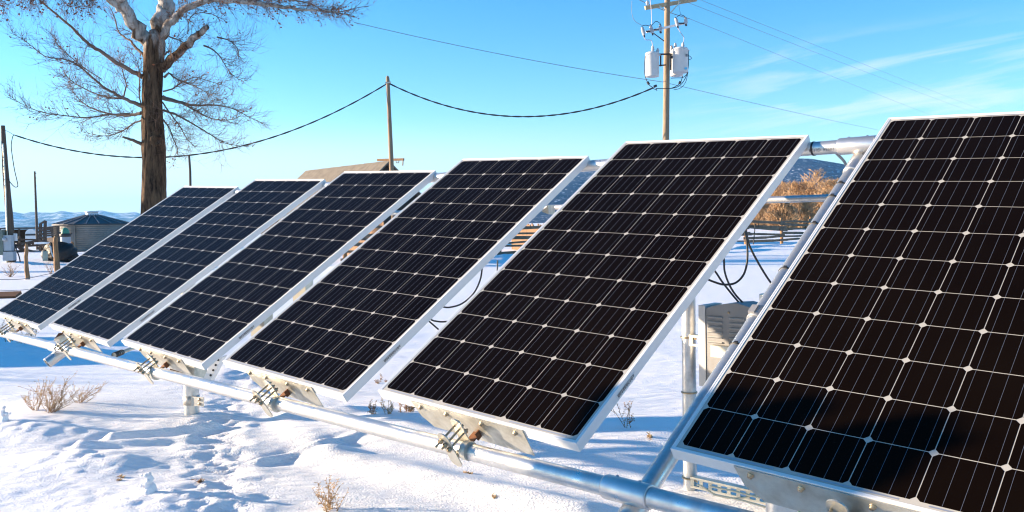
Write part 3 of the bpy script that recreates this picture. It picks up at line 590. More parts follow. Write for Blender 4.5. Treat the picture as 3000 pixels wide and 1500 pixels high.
L_ = [([(1075, 802, 32), (1000, 770, 26), (930, 732, 22), (850, 680, 17), (770, 600, 14), (700, 530, 11), (620, 500, 9), (520, 490, 7), (420, 400, 5), (350, 350, 3)], -2.2),
      ([(935, 745, 16), (800, 730, 12), (650, 680, 9), (520, 620, 7), (430, 560, 5), (380, 510, 3)], 1.0),
      ([(1065, 852, 28), (980, 860, 22), (880, 860, 17), (760, 840, 13), (620, 800, 10), (500, 740, 7), (400, 650, 5), (340, 590, 3)], 1.8),
      ([(985, 860, 16), (850, 870, 13), (700, 900, 10), (560, 890, 8), (420, 870, 6), (310, 820, 4), (250, 770, 3)], -1.5),
      ([(1070, 905, 15), (980, 930, 12), (880, 980, 9), (760, 1010, 7), (640, 1000, 5), (500, 970, 3)], 1.2),
      ([(930, 740, 12), (935, 640, 10), (900, 560, 8), (860, 460, 5), (830, 400, 3)], .8),
      ([(1065, 790, 10), (1060, 700, 10), (1075, 600, 9), (1080, 520, 6), (1060, 440, 3)], -.5),
      ([(770, 600, 8), (680, 520, 7), (600, 420, 5), (595, 340, 3)], -2.0),
      ([(1225, 730, 32), (1320, 760, 24), (1430, 780, 17), (1550, 770, 12), (1680, 790, 8), (1800, 850, 5), (1900, 900, 3)], 1.6),
      ([(1230, 745, 22), (1380, 782, 17), (1480, 830, 13), (1600, 890, 10), (1700, 930, 7), (1830, 940, 5), (1930, 920, 3)], -1.8),
      ([(1230, 830, 18), (1330, 870, 14), (1450, 940, 10), (1560, 1010, 8), (1660, 1070, 5), (1800, 1090, 3)], .9),
      ([(1225, 900, 14), (1290, 960, 10), (1340, 1050, 8), (1390, 1130, 5), (1410, 1180, 3)], -.9),
      ([(1225, 770, 12), (1300, 850, 10), (1400, 960, 8), (1480, 1060, 5), (1560, 1130, 3)], -1.3),
      ([(1240, 582, 20), (1290, 560, 14), (1350, 600, 12), (1430, 640, 10), (1540, 680, 7), (1650, 740, 5), (1760, 800, 3)], -1.2),
      ([(1230, 690, 12), (1290, 660, 11), (1330, 610, 9), (1420, 560, 6), (1540, 590, 4), (1640, 620, 3)], 1.2),
      ([(1540, 345, 15), (1620, 382, 10), (1700, 450, 8), (1780, 560, 5), (1850, 620, 4), (1930, 662, 3)], -1.5),
      ([(1640, 280, 13), (1720, 310, 9), (1800, 350, 7), (1870, 420, 5), (1900, 500, 3)], -1.6),
      ([(1240, 262, 14), (1330, 300, 10), (1420, 340, 7), (1500, 400, 4)], -.9),
      ([(1235, 420, 16), (1290, 405, 12), (1340, 425, 8), (1390, 500, 4)], -.9),
      ([(1060, 300, 6), (1000, 250, 5), (930, 230, 3)], -.5)]
for pts, dy in L_: limb(pts, 0, dy, limbm, 1.5 if len(pts) > 4 else 1.1)
limb([(1075, 1092, 28), (1020, 1062, 22), (960, 1040, 14)], 0, -.4, limbm, 0)
# hanging leafy sprays at the upper left
for (u, v) in ((520, -60), (600, -40), (680, -40), (760, -40), (830, -40), (250, -60), (300, -50), (880, -30), (430, -60)):
    limb([(u, v, 9), (u + rt.uniform(-20, 30), v + 70, 7), (u + rt.uniform(-10, 60), v + 130, 5), (u + rt.uniform(0, 90), v + rt.uniform(160, 230), 3)], -3 + rt.uniform(-.6, .6), -3 + rt.uniform(-1, 1), limbm, 1.6, droop=.5)
tw = MB(); lf = MB()
def twig(p, d, ln, r, lvl, droop):
    n = 5; pts = [p]; q = p.copy(); dd = d.normalized()
    for i in range(n):
        dd = (dd + Vector((rt.gauss(0, .16), rt.gauss(0, .16), rt.gauss(0, .16) + (.10 - .34 * droop)))).normalized(); q = q + dd * ln / n; pts.append(q.copy())
    tw.tube(pts, [r * (1 - .75 * i / n) for i in range(n + 1)], 3, cap=False)
    if lvl > 0:
        for k in range(rt.randint(3, 6)):
            i = rt.randint(1, n); b = (pts[i] - pts[i - 1]).normalized(); s = Vector((rt.gauss(0, 1), rt.gauss(0, 1), rt.gauss(0, 1))); s = (s - s.dot(b) * b).normalized()
            twig(pts[i], b * .8 + s * .75, ln * rt.uniform(.35, .65), r * .62, lvl - 1, droop)
    return pts
def leaf(p):
    for k in range(rt.randint(1, 3)):
        c = p + Vector((rt.gauss(0, .05), rt.gauss(0, .05), -abs(rt.gauss(0, .06)))); a = Vector((rt.gauss(0, 1), rt.gauss(0, 1), rt.gauss(0, 1))).normalized(); x, y = perp(a); s = rt.uniform(.03, .055)
        lf.add([c + x * s, c + y * s * .7, c - x * s, c - y * s * .7], [(0, 1, 2, 3)])
def is_leafy(p):
    u, v = p.x / p.y, 0; return True
for Q, RR, dens, droop in twig_src:
    L = sum((Q[i + 1] - Q[i]).length for i in range(len(Q) - 1)); k = int(L * 13 * dens)
    for _ in range(k):
        i = rt.randint(max(1, len(Q) // 6), len(Q) - 1); b = (Q[i] - Q[i - 1]).normalized(); s = Vector((rt.gauss(0, 1), rt.gauss(0, 1), rt.gauss(0, 1))); s = (s - s.dot(b) * b).normalized()
        e = twig(Q[i], b * .85 + s * .8, rt.uniform(.45, 1.7) * (1.05 - .62 * i / len(Q)), min(.0085, RR[i] * .5 + .003), 1, droop)
        if (droop > .3 and rt.random() < .5) or rt.random() < .06: leaf(e[-1]); leaf(e[3])
o = tw.build('twigs', twigm, cot); o['kind'] = 'stuff'
o = lf.build('dead_leaves', leafm, cot); o['kind'] = 'stuff'

# second cottonwood outside the frame on the left: its twigs reach into the corner, its limbs shade the snow
def wild_tree(name, base, h, r0, seed, label, cat, mats, spreadf=1.0, group=None, lv=3, nb=6, twr=.01):
    rs = random.Random(seed); root = empty(name, base, label, cat, group); tr = MB(); cr = MB()
    def grow(p, d, ln, r, lvl):
        n = 5; pts = [p.copy()]; q = p.copy(); dd = d.normalized()
        for i in range(n):
            dd = (dd + Vector((rs.gauss(0, .10), rs.gauss(0, .10), rs.gauss(0, .06) + .04))).normalized(); q = q + dd * ln / n; pts.append(q.copy())
        rad = [max(twr * .4, r * (1 - .6 * i / n)) for i in range(n + 1)]
        (tr if lvl >= lv - 1 else cr).tube(pts, rad, 10 if lvl == lv else (5 if lvl == lv - 1 else 3), cap=False)
        if lvl > 0:
            for k in range(nb):
                t = rs.uniform(.35, 1.0); i = min(n, max(1, int(t * n + .5))); b = (pts[i] - pts[i - 1]).normalized(); s = Vector((rs.gauss(0, 1), rs.gauss(0, 1), rs.gauss(0, .5))); s = (s - s.dot(b) * b).normalized()
                grow(pts[i], b * .75 + s * .75 * spreadf, ln * rs.uniform(.42, .68), max(twr * .6, rad[i] * .5), lvl - 1)
    grow(Vector(base) - Vector((0, 0, .3)), Vector((rs.gauss(0, .03), rs.gauss(0, .03), 1)), h * .52, r0, lv)
    tr.build('trunk', mats[0], root); cr.build('crown', mats[1], root); return root
willow = M('willow_twig', (.56, .37, .20), .9, var=(.38, .24, .13), scale=.5)
willow_d = M('willow_trunk', (.20, .13, .08), .9)
wild_tree('cottonwood_tree', (-31.0, 34, 0), 19, .42, 21, 'bare tree left of the frame whose twig tips reach into the top left corner', 'tree', (wood_dark, twigm), 1.1, None, 4, 7, .012)

# ------------------------------------------------------------------ willows in the gap
def willow_tree(base, h, label, seed):
    rs = random.Random(seed + 90); root = empty('willow_tree', base, label, 'tree', WG); tr = MB(); cr = MB(); base = Vector(base)
    for k in range(rs.randint(4, 6)):
        a = rs.uniform(0, 6.3); p = base + Vector((rs.gauss(0, .2), rs.gauss(0, .2), -.2)); lean = rs.uniform(.08, .3)
        pts = [p + Vector((math.cos(a) * lean * t * h * .6, math.sin(a) * lean * t * h * .6, h * .55 * t)) + Vector((rs.gauss(0, .1), 0, 0)) * t for t in (0, .25, .5, .75, 1)]
        tr.tube(pts, [.22, .18, .14, .10, .06], 6, cap=False)
    W_ = h * .54
    for k in range(1500):                                   # crown: sprays of fine twigs filling an uneven dome
        a = rs.uniform(0, 6.283); t = rs.random() ** .5; z = rs.uniform(.10, 1.0); bump = .82 + .2 * math.sin(3 * a + seed) * math.cos(5 * z + seed)
        rr = W_ * math.sqrt(max(0, 1 - ((z - .42) / .60) ** 2)) * t * bump
        p = base + Vector((math.cos(a) * rr, math.sin(a) * rr, h * z * bump * .98))
        d = (Vector((math.cos(a) * t, math.sin(a) * t, .9)) + Vector((rs.gauss(0, .35), rs.gauss(0, .35), rs.gauss(0, .2)))).normalized(); l = rs.uniform(.5, 1.25)
        cr.tube([p - d * l, p - d * l * .3 + Vector((rs.gauss(0, .06), 0, 0)), p], [.05, .036, .012], 3, cap=False)
        for q in range(4):
            t2 = rs.uniform(.1, .95); s0 = p - d * l * t2; d2 = (d + Vector((rs.gauss(0, .55), rs.gauss(0, .55), rs.gauss(0, .3)))).normalized(); l2 = l * rs.uniform(.3, .6)
            cr.tube([s0, s0 + d2 * l2], [.026, .010], 3, cap=False)
    tr.build('trunk', willow_d, root); cr.build('crown', willow, root); return root
k = 0; WG = 'bare tan trees beyond the fence at the right'
protos = []
WL = ['tallest tan tree in the gap, left of the rail with rounded crown', 'shorter greyer tan tree just left of the tallest one', 'tan tree half hidden by the blue side rail', 'low bushy orange tree behind the fence post', 'thin tan tree close beside the second nearest panel edge', 'small orange bush tree at the foot of the tall tan tree', 'far tan tree low behind the cross pipe', 'tan tree between the fence post and the side rail', 'broad tan tree crown merging into the left of the tallest one', 'greyish tan tree rising over the left end of the cross pipe', 'low tan tree showing at the side wall of the second nearest panel']
for (u, h, Y, sd) in ((2392, 10.4, 150, 1), (2305, 9.0, 160, 2), (2448, 9.9, 145, 3), (2292, 4.6, 110, 4), (2240, 7.6, 170, 5), (2345, 5.2, 118, 6), (2262, 7.4, 190, 7), (2412, 5.6, 122, 8), (2338, 9.7, 153, 9), (2272, 8.6, 158, 10), (2216, 6.6, 150, 11)):
    b = Vector(((u - CU) / F * Y, Y, 0)); willow_tree(b, h, WL[k], sd); k += 1

# ------------------------------------------------------------------ barn
nr, fr_ = Vector((-7.98, 55, 5.65)), Vector((-15.2, 63.1, 5.65)); rd_ = (fr_ - nr).normalized(); pn = Vector((-.75, -.667, 0)).normalized()
barn = empty('barn', (nr.x, nr.y, 0), 'old barn with a weathered tan board roof and dark gable behind the middle panels', 'barn')
m = MB()
for sgn in (1, -1):
    e1, e2 = nr + pn * sgn * 4.2 - UP * 3.6 - rd_ * .3, fr_ + pn * sgn * 4.2 - UP * 3.6; r1, r2 = nr - rd_ * .3, fr_.copy()
    nb = 22
    for k in range(nb):
        a0, a1 = k / nb + .0006, (k + 1) / nb - .0006; lift = UP * (.006 * (k % 3))
        q = [r1.lerp(r2, a0), r1.lerp(r2, a1), e1.lerp(e2, a1), e1.lerp(e2, a0)]; q = [v + lift for v in q]; q2 = [v - UP * .12 for v in q]
        m.add(q + q2, [(0, 1, 2, 3), (7, 6, 5, 4), (0, 4, 5, 1), (1, 5, 6, 2), (2, 6, 7, 3), (3, 7, 4, 0)])
m.build('roof', roof_tan, barn)
m = MB(); w = 3.7
for p in (nr + rd_ * .2, fr_ - rd_ * .2):
    vs = [p + pn * w - UP * 5.65, p - pn * w - UP * 5.65, p - pn * w - UP * 3.35, p - UP * .2, p + pn * w - UP * 3.35]; vs2 = [v + rd_ * (.15 if p.y < 58 else -.15) for v in vs]
    m.add(vs + vs2, [(0, 1, 2, 3, 4), (9, 8, 7, 6, 5)] + [(i, (i + 1) % 5, 5 + (i + 1) % 5, 5 + i) for i in range(5)])
for s in (1, -1): m.beam(nr + pn * s * w - UP * 4.5 + rd_ * .2, fr_ + pn * s * w - UP * 4.5 - rd_ * .2, .15, 2.3)
m.build('wall', barn_dark, barn)
m = MB(); a = px(1106, 469, 53.5); b = px(1183, 467, 52.5); m.beam(a, b, .12, .14)
m.tube([px(1181, 467, 52.5), px(1180, 485, 52.5)], .035, 6); m.tube([px(1160, 470, 52.6), px(1161, 477, 52.6), px(1168, 477, 52.6), px(1169, 470, 52.6)], .025, 6); m.build('hay_beam', wood_tan, barn)

# ------------------------------------------------------------------ poles and wires
UZ = 34.0
def c3(u, v, z=UZ): return px(1500 + .38820 * u, .3882 * v, z)
pb = px(1947, 754, UZ); up = empty('utility_pole', (pb.x, pb.y, 0), 'tall wooden utility pole carrying three grey transformers and crossarms', 'utility pole')
m = MB(); m.tube([px(1947, 760, UZ), px(1951, 400, UZ), px(1955, 0, UZ), px(1956, -90, UZ)], [.145, .132, .112, .107], 18); m.build('pole', wood_pole, up)
m = MB(); m.beam(c3(1005, 60, UZ - .3), c3(1390, -4, UZ + .3), .10, .15); xa = m.build('crossarm', M('crossarm_wood', (.46, .34, .20), .85, var=(.34, .25, .15), scale=5), up)
for (u, v) in ((1022, 35), (1372, -14)):
    m = MB(); m.lathe(c3(u, v + 14, UZ - .2), UP, [(.02, 0), (.02, .08), (.07, .09), (.05, .13), (.075, .15), (.05, .2), (.03, .23), (0, .235)], 12); m.build('insulator', porcelain, xa)
m = MB(); m.beam(c3(1110, 42, UZ - .2), c3(1155, 78, UZ - .15), .03, .05); m.beam(c3(1270, 15, UZ - .1), c3(1195, 98, UZ - .1), .03, .05); m.build('arm_brace', galv_flat, up)
m = MB(); m.beam(c3(1012, 241, UZ - .25), c3(1300, 176, UZ - .12), .06, .085); m.build('cutout_arm', white_paint, up)
m = MB(); m.tube([c3(1060, 245, UZ - .22), c3(1148, 310, UZ - .15)], .02, 6); m.build('arm_brace', black_iron, up)
for (u, v, l, nm, tl) in ((990, 238, 66, 'fuse_cutout', 8), (1053, 223, 66, 'fuse_cutout', 8), (1243, 168, 66, 'fuse_cutout', 8), (1120, 215, 52, 'surge_arrester', 2), (1312, 160, 52, 'surge_arrester', 2)):
    m = MB(); a, b = c3(u - tl, v - l / 2, UZ - .38), c3(u + tl, v + l / 2, UZ - .38); ax = (b - a); L0 = ax.length
    pr = [(.02, 0), (.055, .01)]; n = 6
    for k in range(n): t = .06 + k * (L0 - .12) / n; pr += [(.052, t), (.075, t + .02), (.052, t + .05)]
    pr += [(.055, L0 - .03), (.03, L0)]
    m.lathe(a, ax, pr, 12); c = m.build(nm, porcelain, up)
    m2 = MB(); m2.beam(a - ax.normalized() * .02, a + ax.normalized() * .08, .10, .05); m2.beam(b - ax.normalized() * .06, b + ax.normalized() * .05, .09, .06); m2.build('end_fitting', black_iron, c)
m = MB(); m.beam(c3(1012, 236, UZ - .36), c3(1052, 240, UZ - .30), .04, .05); m.beam(c3(1255, 176, UZ - .34), c3(1300, 176, UZ - .34), .04, .05); m.beam(c3(1070, 224, UZ - .34), c3(1122, 226, UZ - .34), .04, .04); m.build('cutout_bracket', black_iron, up)
def transformer(u0, u1, v0, v1, dz, bs):
    z = UZ + dz; c = c3((u0 + u1) / 2, v1, z); top = c3((u0 + u1) / 2, v0, z); h = (top - c).length; r = (u1 - u0) * .3882 / F * z / 2
    m = MB(); m.lathe(c, UP, [(0, 0.02), (r * .94, .0), (r, .03), (r, h * .9), (r * 1.03, h * .905), (r * 1.03, h * .93), (r * .92, h * .965), (r * .5, h), (0, h + .01)], 28); t = m.build('transformer', trans_paint, up)
    for (u, v, tall) in bs:
        m2 = MB(); p = c3(u, v, z - .05); hh = tall * .3882 / F * z; m2.lathe(p, UP, [(.05, -.06), (.05, .02), (.075, .05), (.045, hh * .4), (.07, hh * .5), (.04, hh * .7), (.05, hh * .8), (.02, hh), (0, hh + .01)], 12); m2.build('bushing', porcelain, t)
    m2 = MB()
    for a in (-.9, 0.2, 1.3): m2.box(Vector((top.x, top.y, top.z - h * .14)) + Vector((math.sin(a), -math.cos(a), 0)) * (r + .02), ((math.cos(a), math.sin(a), 0), (-math.sin(a), math.cos(a), 0), UP), (.05, .03, .025))
    m2.build('lug', trans_paint, t); return t
transformer(1008, 1110, 392, 580, -.32, ((1062, 385, 42), (1100, 392, 28)))
transformer(1195, 1292, 380, 575, .55, ((1205, 382, 40), (1233, 358, 34)))
transformer(1215, 1328, 358, 550, -.35, ((1290, 352, 32),))
m = MB(); m.beam(c3(1122, 405, UZ - .2), c3(1122, 500, UZ - .2), .05, .06); m.beam(c3(1105, 410, UZ - .2), c3(1215, 408, UZ - .1), .05, .06); m.beam(c3(1110, 495, UZ - .2), c3(1160, 490, UZ - .14), .05, .05); m.beam(c3(1190, 430, UZ - .15), c3(1212, 430, UZ - .15), .06, .12); m.beam(c3(1198, 410, UZ - .2), c3(1198, 530, UZ - .15), .05, .08); m.build('mounting_bracket', black_iron, up)
pl_ = MB(); pl_.box(c3(1306, 428, UZ - .35) + Vector((0, -.30, 0)), ((1, 0, 0), (0, 1, 0), (0, 0, 1)), (.04, .012, .05)); pl_.build('name_plate', M('plate_grey', (.16, .16, .17), .5), up)
pl_ = MB(); pl_.box(c3(1300, 527, UZ - .35) + Vector((0, -.305, 0)), ((1, 0, 0), (0, 1, 0), (0, 0, 1)), (.05, .012, .04)); pl_.build('blue_tag', M('tag_blue', (.10, .45, .65), .5), up)
def jumper(l, r=.014, mat=cable_black, z=UZ - .4): m = MB(); m.tube(smooth_path([c3(u, v, z) for u, v in l], 5), r, 6); return m.build('jumper_wire', mat, up)
jumper([(905, 5), (903, 90), (925, 155), (985, 195)], .009, wire_grey); jumper([(1042, -10), (1052, 80), (1055, 185)], .014, M('pink_grey_wire', (.50, .42, .44), .5))
jumper([(985, 195), (1010, 190), (1040, 198)]); jumper([(1055, 190), (1085, 162), (1115, 175), (1122, 195)]); jumper([(1245, 128), (1270, 112), (1300, 122), (1312, 140)])
jumper([(993, 275), (1010, 300), (1050, 305), (1062, 345)], .014, MAT['pink_grey_wire']); jumper([(1248, 205), (1275, 250), (1298, 285), (1292, 325)], .014, MAT['pink_grey_wire'])
jumper([(1258, 10), (1262, 60), (1272, 105)], .008, wire_grey); jumper([(1195, 345), (1205, 350), (1210, 370)], .012)
jumper([(1005, 425), (998, 520), (1010, 590), (1035, 640), (1070, 665)], .016); jumper([(1330, 380), (1332, 480), (1320, 560), (1290, 620), (1250, 655), (1190, 668), (1085, 668)], .016)
jumper([(1292, 378), (1300, 405), (1335, 420), (1355, 440), (1335, 452)], .012); jumper([(1288, 575), (1270, 625), (1230, 655), (1195, 668)], .016); jumper([(1200, 590), (1240, 588), (1290, 585), (1320, 560)], .014)
jumper([(1330, 540), (1310, 620), (1270, 665), (1220, 678)], .012); jumper([(1060, 668), (1085, 676), (1095, 684), (1085, 668)], .012)
for (u, v, u2, v2) in ((1022, 617, 1034, 638), (1272, 615, 1262, 632), (1070, 655, 1092, 645)):
    m = MB(); m.tube([c3(u, v, UZ - .4), c3(u2, v2, UZ - .4)], .05, 8); m.build('splice', black_iron, up)

def wire(p, q, s, r, label, mat=wire_grey, n=30, cat='wire', name='power_wire', group='thin overhead power wires'):
    m = MB(); m.tube(sag(p, q, s, n), r, 5, cap=False); o = m.build(name, mat); return tag(o, label, cat, group)
def twisted(p, q, s, label, n=90, rr=.020, amp=.016):
    m = MB(); base = sag(p, q, s, n)
    for ph in (0, math.pi):
        m.tube([b + Vector((0, 0, 1)) * amp * math.sin(ph + i * .8) + Vector((1, 0, 0)) * amp * math.cos(ph + i * .8) * .4 for i, b in enumerate(base)], rr, 5, cap=False)
    o = m.build('service_cable', cable_black); return tag(o, label, 'cable', 'twisted black service cables strung between the poles')
MZ = 36.0
mid_top = px(1137, 243, MZ)
twisted(mid_top, c3(1068, 662, UZ - .4), 1.28, 'twisted black cable sagging between the middle pole and the transformer pole')
LPZ = 37.0; lp_att = px(40, 395, LPZ)
twisted(mid_top, lp_att, 1.92, 'long twisted black cable sagging past the tree trunk to the left service pole', n=110)
fw = px(2990, 352, 420)
wire(c3(1372, -20), px(2985, 356, 420), .5, .0085, 'uppermost of the three thin wires running off to the upper right', n=40)
wire(c3(1330, 20), px(2960, 358, 400), .8, .0085, 'middle one of the three thin wires running off to the upper right', n=40)
wire(c3(955, -3), px(2020, 55, 36), .05, .014, 'short thin wire passing behind the crossarm of the transformer pole')
wire(px(2020, 55, 36), px(2900, 388, 420), 1.0, .0085, 'lowest of the three thin wires running off to the upper right', n=40)
wire(px(1040, 66, 33), px(1940, 240, 34.6), .14, .011, 'thin wire slanting from the cottonwood limb down to the transformer pole')
wire(px(1940, 240, 34.6), px(2700, 402, 120), .2, .011, 'thin wire slanting down right from the transformer pole to the nearest panel top')
# middle pole
b = px(1160, 775, MZ); mp_ = empty('wooden_pole', (b.x, b.y, 0), 'plain leaning wooden pole in front of the barn where two sagging cables meet', 'pole')
m = MB(); m.tube([px(1160, 785, MZ), px(1147.5, 497, MZ), px(1136, 232, MZ), px(1135.5, 226, MZ), px(1135, 222, MZ)], [.115, .10, .078, .07, .03], 14); m.build('pole', wood_pole, mp_)
m = MB(); m.tube([px(1129, 243, MZ - .1), px(1145, 241, MZ - .1)], .04, 8); m.build('cable_clamp', galv_flat, mp_)
b = px(560, 720, 70); sp = empty('wooden_pole', (b.x, b.y, 0), 'short distant dark pole just right of the cottonwood trunk', 'pole')
m = MB(); m.tube([px(561, 735, 70), px(557, 500, 70), px(554, 456, 70)], [.12, .10, .09], 8); m.build('pole', wood_dark, sp)
b = px(109, 729, 73); sp = empty('wooden_pole', (b.x, b.y, 0), 'thin dark pole with small pegs standing beside the loading chute', 'pole')
m = MB(); m.tube([px(110.5, 735, 73), px(106, 620, 73), px(101.5, 502, 73)], [.13, .10, .07], 8); m.build('pole', wood_dark, sp)
for v in (508, 522, 545):
    m = MB(); m.tube([px(102, v, 73), px(106, v - .5, 73)], .04, 5); m.build('peg', black_iron, sp)
# left service pole
b = gp(33, 780); lp = empty('service_pole', (b.x, b.y, 0), 'wooden service pole at the left edge with grey meter boxes at its foot', 'utility pole')
m = MB(); m.tube([px(36, 790, LPZ), px(28, 640, LPZ), px(16, 500, LPZ), px(8.5, 368, LPZ)], [.175, .15, .125, .085], 14); m.build('pole', wood_dark, lp)
m = MB(); m.tube([px(21, 690, LPZ - .2), px(17, 560, LPZ - .18), px(9, 420, LPZ - .1)], .03, 8); m.build('conduit', galv_flat, lp)
E3 = ((1, 0, 0), (0, 1, 0), (0, 0, 1))
def pbox(u0, u1, v0, v1, z, dep, name, mat, parent):
    a, b = px(u0, v1, z), px(u1, v0, z); m = MB(); m.box((a + b) / 2 + Vector((0, dep / 2, 0)), E3, (abs(b.x - a.x) / 2, dep / 2, abs(b.z - a.z) / 2)); return m.build(name, mat, parent)
mbx = pbox(8, 32, 689, 735, LPZ - .35, .22, 'meter_box', box_grey, lp); m = MB(); m.lathe(px(14, 701, LPZ - .37), (0, -1, 0), [(.09, 0), (.09, .06), (.07, .09), (0, .1)], 16); m.build('meter_dial', porcelain, mbx)
pbox(8, 38, 737, 764, LPZ - .37, .26, 'switch_box', box_grey, lp); pbox(-40, 7, 674, 748, LPZ - .4, .4, 'cabinet', box_green, lp); pbox(40, 47, 684, 706, LPZ - .1, .1, 'junction_box', white_paint, lp)
m = MB(); m.tube([px(20, 764, LPZ - .25), px(21, 780, LPZ - .25)], .04, 8); m.build('conduit', galv_flat, lp)
m = MB(); m.tube(smooth_path([px(24, 525, LPZ - .1), px(33, 538, LPZ - .1), px(44, 548, LPZ - .1), px(52, 545, LPZ - .1), px(50, 530, LPZ - .1), px(43, 500, LPZ - .1), px(38, 470, LPZ - .1), px(33, 430, LPZ - .1), px(36, 405, LPZ - .1), lp_att], 5), .016, 6); m.build('drop_wire', cable_black, lp)
m = MB(); m.tube(smooth_path([px(10, 380, LPZ), px(25, 386, LPZ), lp_att], 4), .012, 6); m.build('drop_wire', wire_grey, lp)
m = MB(); m.tube(smooth_path([px(43, 715, LPZ), px(50, 735, LPZ), px(57, 755, LPZ), px(60, 772, LPZ)], 5), .025, 6); m.build('ground_cable', cable_black, lp)

# ------------------------------------------------------------------ yard at the left
S = 64 / F; gb = px(273, 733, 66.7); gb.z = 0; z0 = px(273, 735, 64).z
gbin = empty('grain_bin', (gb.x, gb.y, z0), 'round corrugated steel grain bin with a dark ribbed cone roof', 'grain bin')
R0 = 104 * S; wh = 79 * S
m = MB(); prof = []
n = 26
for k in range(n + 1): prof.append((R0 + (.025 if k % 2 else -.015), k * wh / n))
m.lathe((gb.x, gb.y, z0), UP, prof, 56, smooth=False); m.build('wall', corr, gbin)
m = MB(); m.lathe((gb.x, gb.y, z0), UP, [(R0 - .1, wh - .06), (R0 + .16, wh - .06), (R0 + .12, wh + .02), (.5, wh + 27 * S), (0, wh + 27 * S)], 40, smooth=False)
rf = m.build('roof', rooft, gbin)
for k in range(20):
    a = 2 * math.pi * k / 20; d = Vector((math.cos(a), math.sin(a), 0)); m = MB(); m.beam(Vector((gb.x, gb.y, z0 + wh + .05)) + d * (R0 + .1), Vector((gb.x, gb.y, z0 + wh + 27 * S + .03)) + d * .5, .06, .07); m.build('rib', M('rib_zinc', (.20, .20, .21), .5, .4), rf)
m = MB(); m.lathe((gb.x, gb.y, z0 + wh + 24 * S), UP, [(.62, 0), (.5, .12), (.44, .14), (.44, .30), (.5, .32), (.5, .38), (0, .42)], 20); m.build('vent_cap', white_paint, gbin)
dc = Vector((gb.x - .52, gb.y - R0 - .06, 0)); m = MB(); m.box((dc.x, dc.y, z0 + .72), E3, (.50, .04, .72)); dr = m.build('door', M('bin_door', (.20, .20, .19), .6, .3, var=(.15, .15, .145), scale=2), gbin)
m = MB(); m.box((dc.x - .54, dc.y - .03, z0 + .72), E3, (.04, .05, .76)); m.box((dc.x + .54, dc.y - .0, z0 + .95), E3, (.04, .05, 1.0)); m.box((dc.x, dc.y - .03, z0 + 1.46), E3, (.58, .05, .04)); m.build('door_frame', corr, gbin)
for (u, v) in ((176, 655), (188, 651)):
    m = MB(); m.tube([px(u, v + 8, 66), px(u, v - 2, 66)], .10, 8); m.build('roof_vent', black_iron, gbin)
# green domed tank
t0 = px(194, 752, 50); t0.z = -.05; tk = empty('domed_tank', (t0.x, t0.y, 0), 'small grey tank with a dark collar and green dome before the grain bin', 'tank'); s5 = 50 / F
hz = px(194, 693, 50).z; tz = px(194, 666, 50).z; rr = 13.5 * s5
m = MB(); m.lathe((t0.x, t0.y, -.1), UP, [(rr, 0), (rr, hz + .1)], 20); m.build('body', M('tank_blue_grey', (.30, .34, .38), .5), tk)
m = MB(); m.lathe((t0.x, t0.y, hz - .02), UP, [(rr * 1.02, 0), (rr * 1.15, .02), (rr * 1.15, .16), (rr, .2)], 20); m.tube([px(207, 686, 49.5), px(210, 683, 49.5)], .05, 8); m.build('collar', black_iron, tk)
m = MB(); hd = tz - hz - .17; m.lathe((t0.x, t0.y, hz + .17), UP, [(rr * .82, 0), (rr * .80, hd * .35), (rr * .62, hd * .7), (rr * .3, hd * .93), (0, hd)], 20); m.build('dome', dome_green, tk)
# open shed, trailer, corral
a, b = px(-160, 672, 110), px(172, 670, 110); zt = px(100, 669, 110).z
sh = empty('pole_shed', (b.x, b.y, 0), 'long low open shed with a dark interior beyond the corral', 'shed')
m = MB(); m.box(((a.x + b.x) / 2, 112.4, zt + .05), E3, ((b.x - a.x) / 2, 3.0, .10)); m.build('roof', rooft, sh)
m = MB(); m.box(((a.x + b.x) / 2, 115.1, zt / 2 - .1), E3, ((b.x - a.x) / 2, .1, zt / 2)); m.box((b.x - .1, 112.4, zt / 2 - .1), E3, (.1, 2.6, zt / 2)); m.build('wall', barn_dark, sh)
for k in range(7):
    x = a.x + (b.x - a.x) * k / 6; m = MB(); m.tube([(x, 109.7, -.2), (x, 109.7, zt)], .09, 8); m.build('post', wood_dark, sh)
s9 = 92 / F; c9 = px(91, 712, 92); tr = empty('stock_trailer', (c9.x, c9.y, 0), 'small white round-topped stock trailer half hidden by the corral rails', 'trailer')
z9 = px(91, 671, 92).z; zb = px(91, 716, 92).z; m = MB(); wv = 16.5 * s9; pr = []
for k in range(13): a_ = math.pi * k / 12; pr.append((wv * math.cos(a_), z9 - .55 + .55 * math.sin(a_)))
pr += [(-wv, zb + .25), (wv, zb + .25)]; n = len(pr); vs = [(c9.x + x, c9.y, z) for x, z in pr] + [(c9.x + x, c9.y + 3.0, z) for x, z in pr]
m.add(vs, [tuple(range(n)), tuple(range(2 * n - 1, n - 1, -1))] + [(k, n + k, n + (k + 1) % n, (k + 1) % n) for k in range(n)]); m.build('body', white_paint, tr)
m = MB(); m.box((c9.x, c9.y - .02, z9 - .62), E3, (wv * .92, .03, .09)); m.build('window', black_iron, tr)
for sx in (-1, 1):
    m = MB(); m.lathe((c9.x + sx * wv * .95, c9.y + 1.5, .32), (1, 0, 0), [(0, -.1), (.3, -.1), (.32, 0), (.3, .1), (0, .1)], 16); m.build('wheel', darkm, tr)
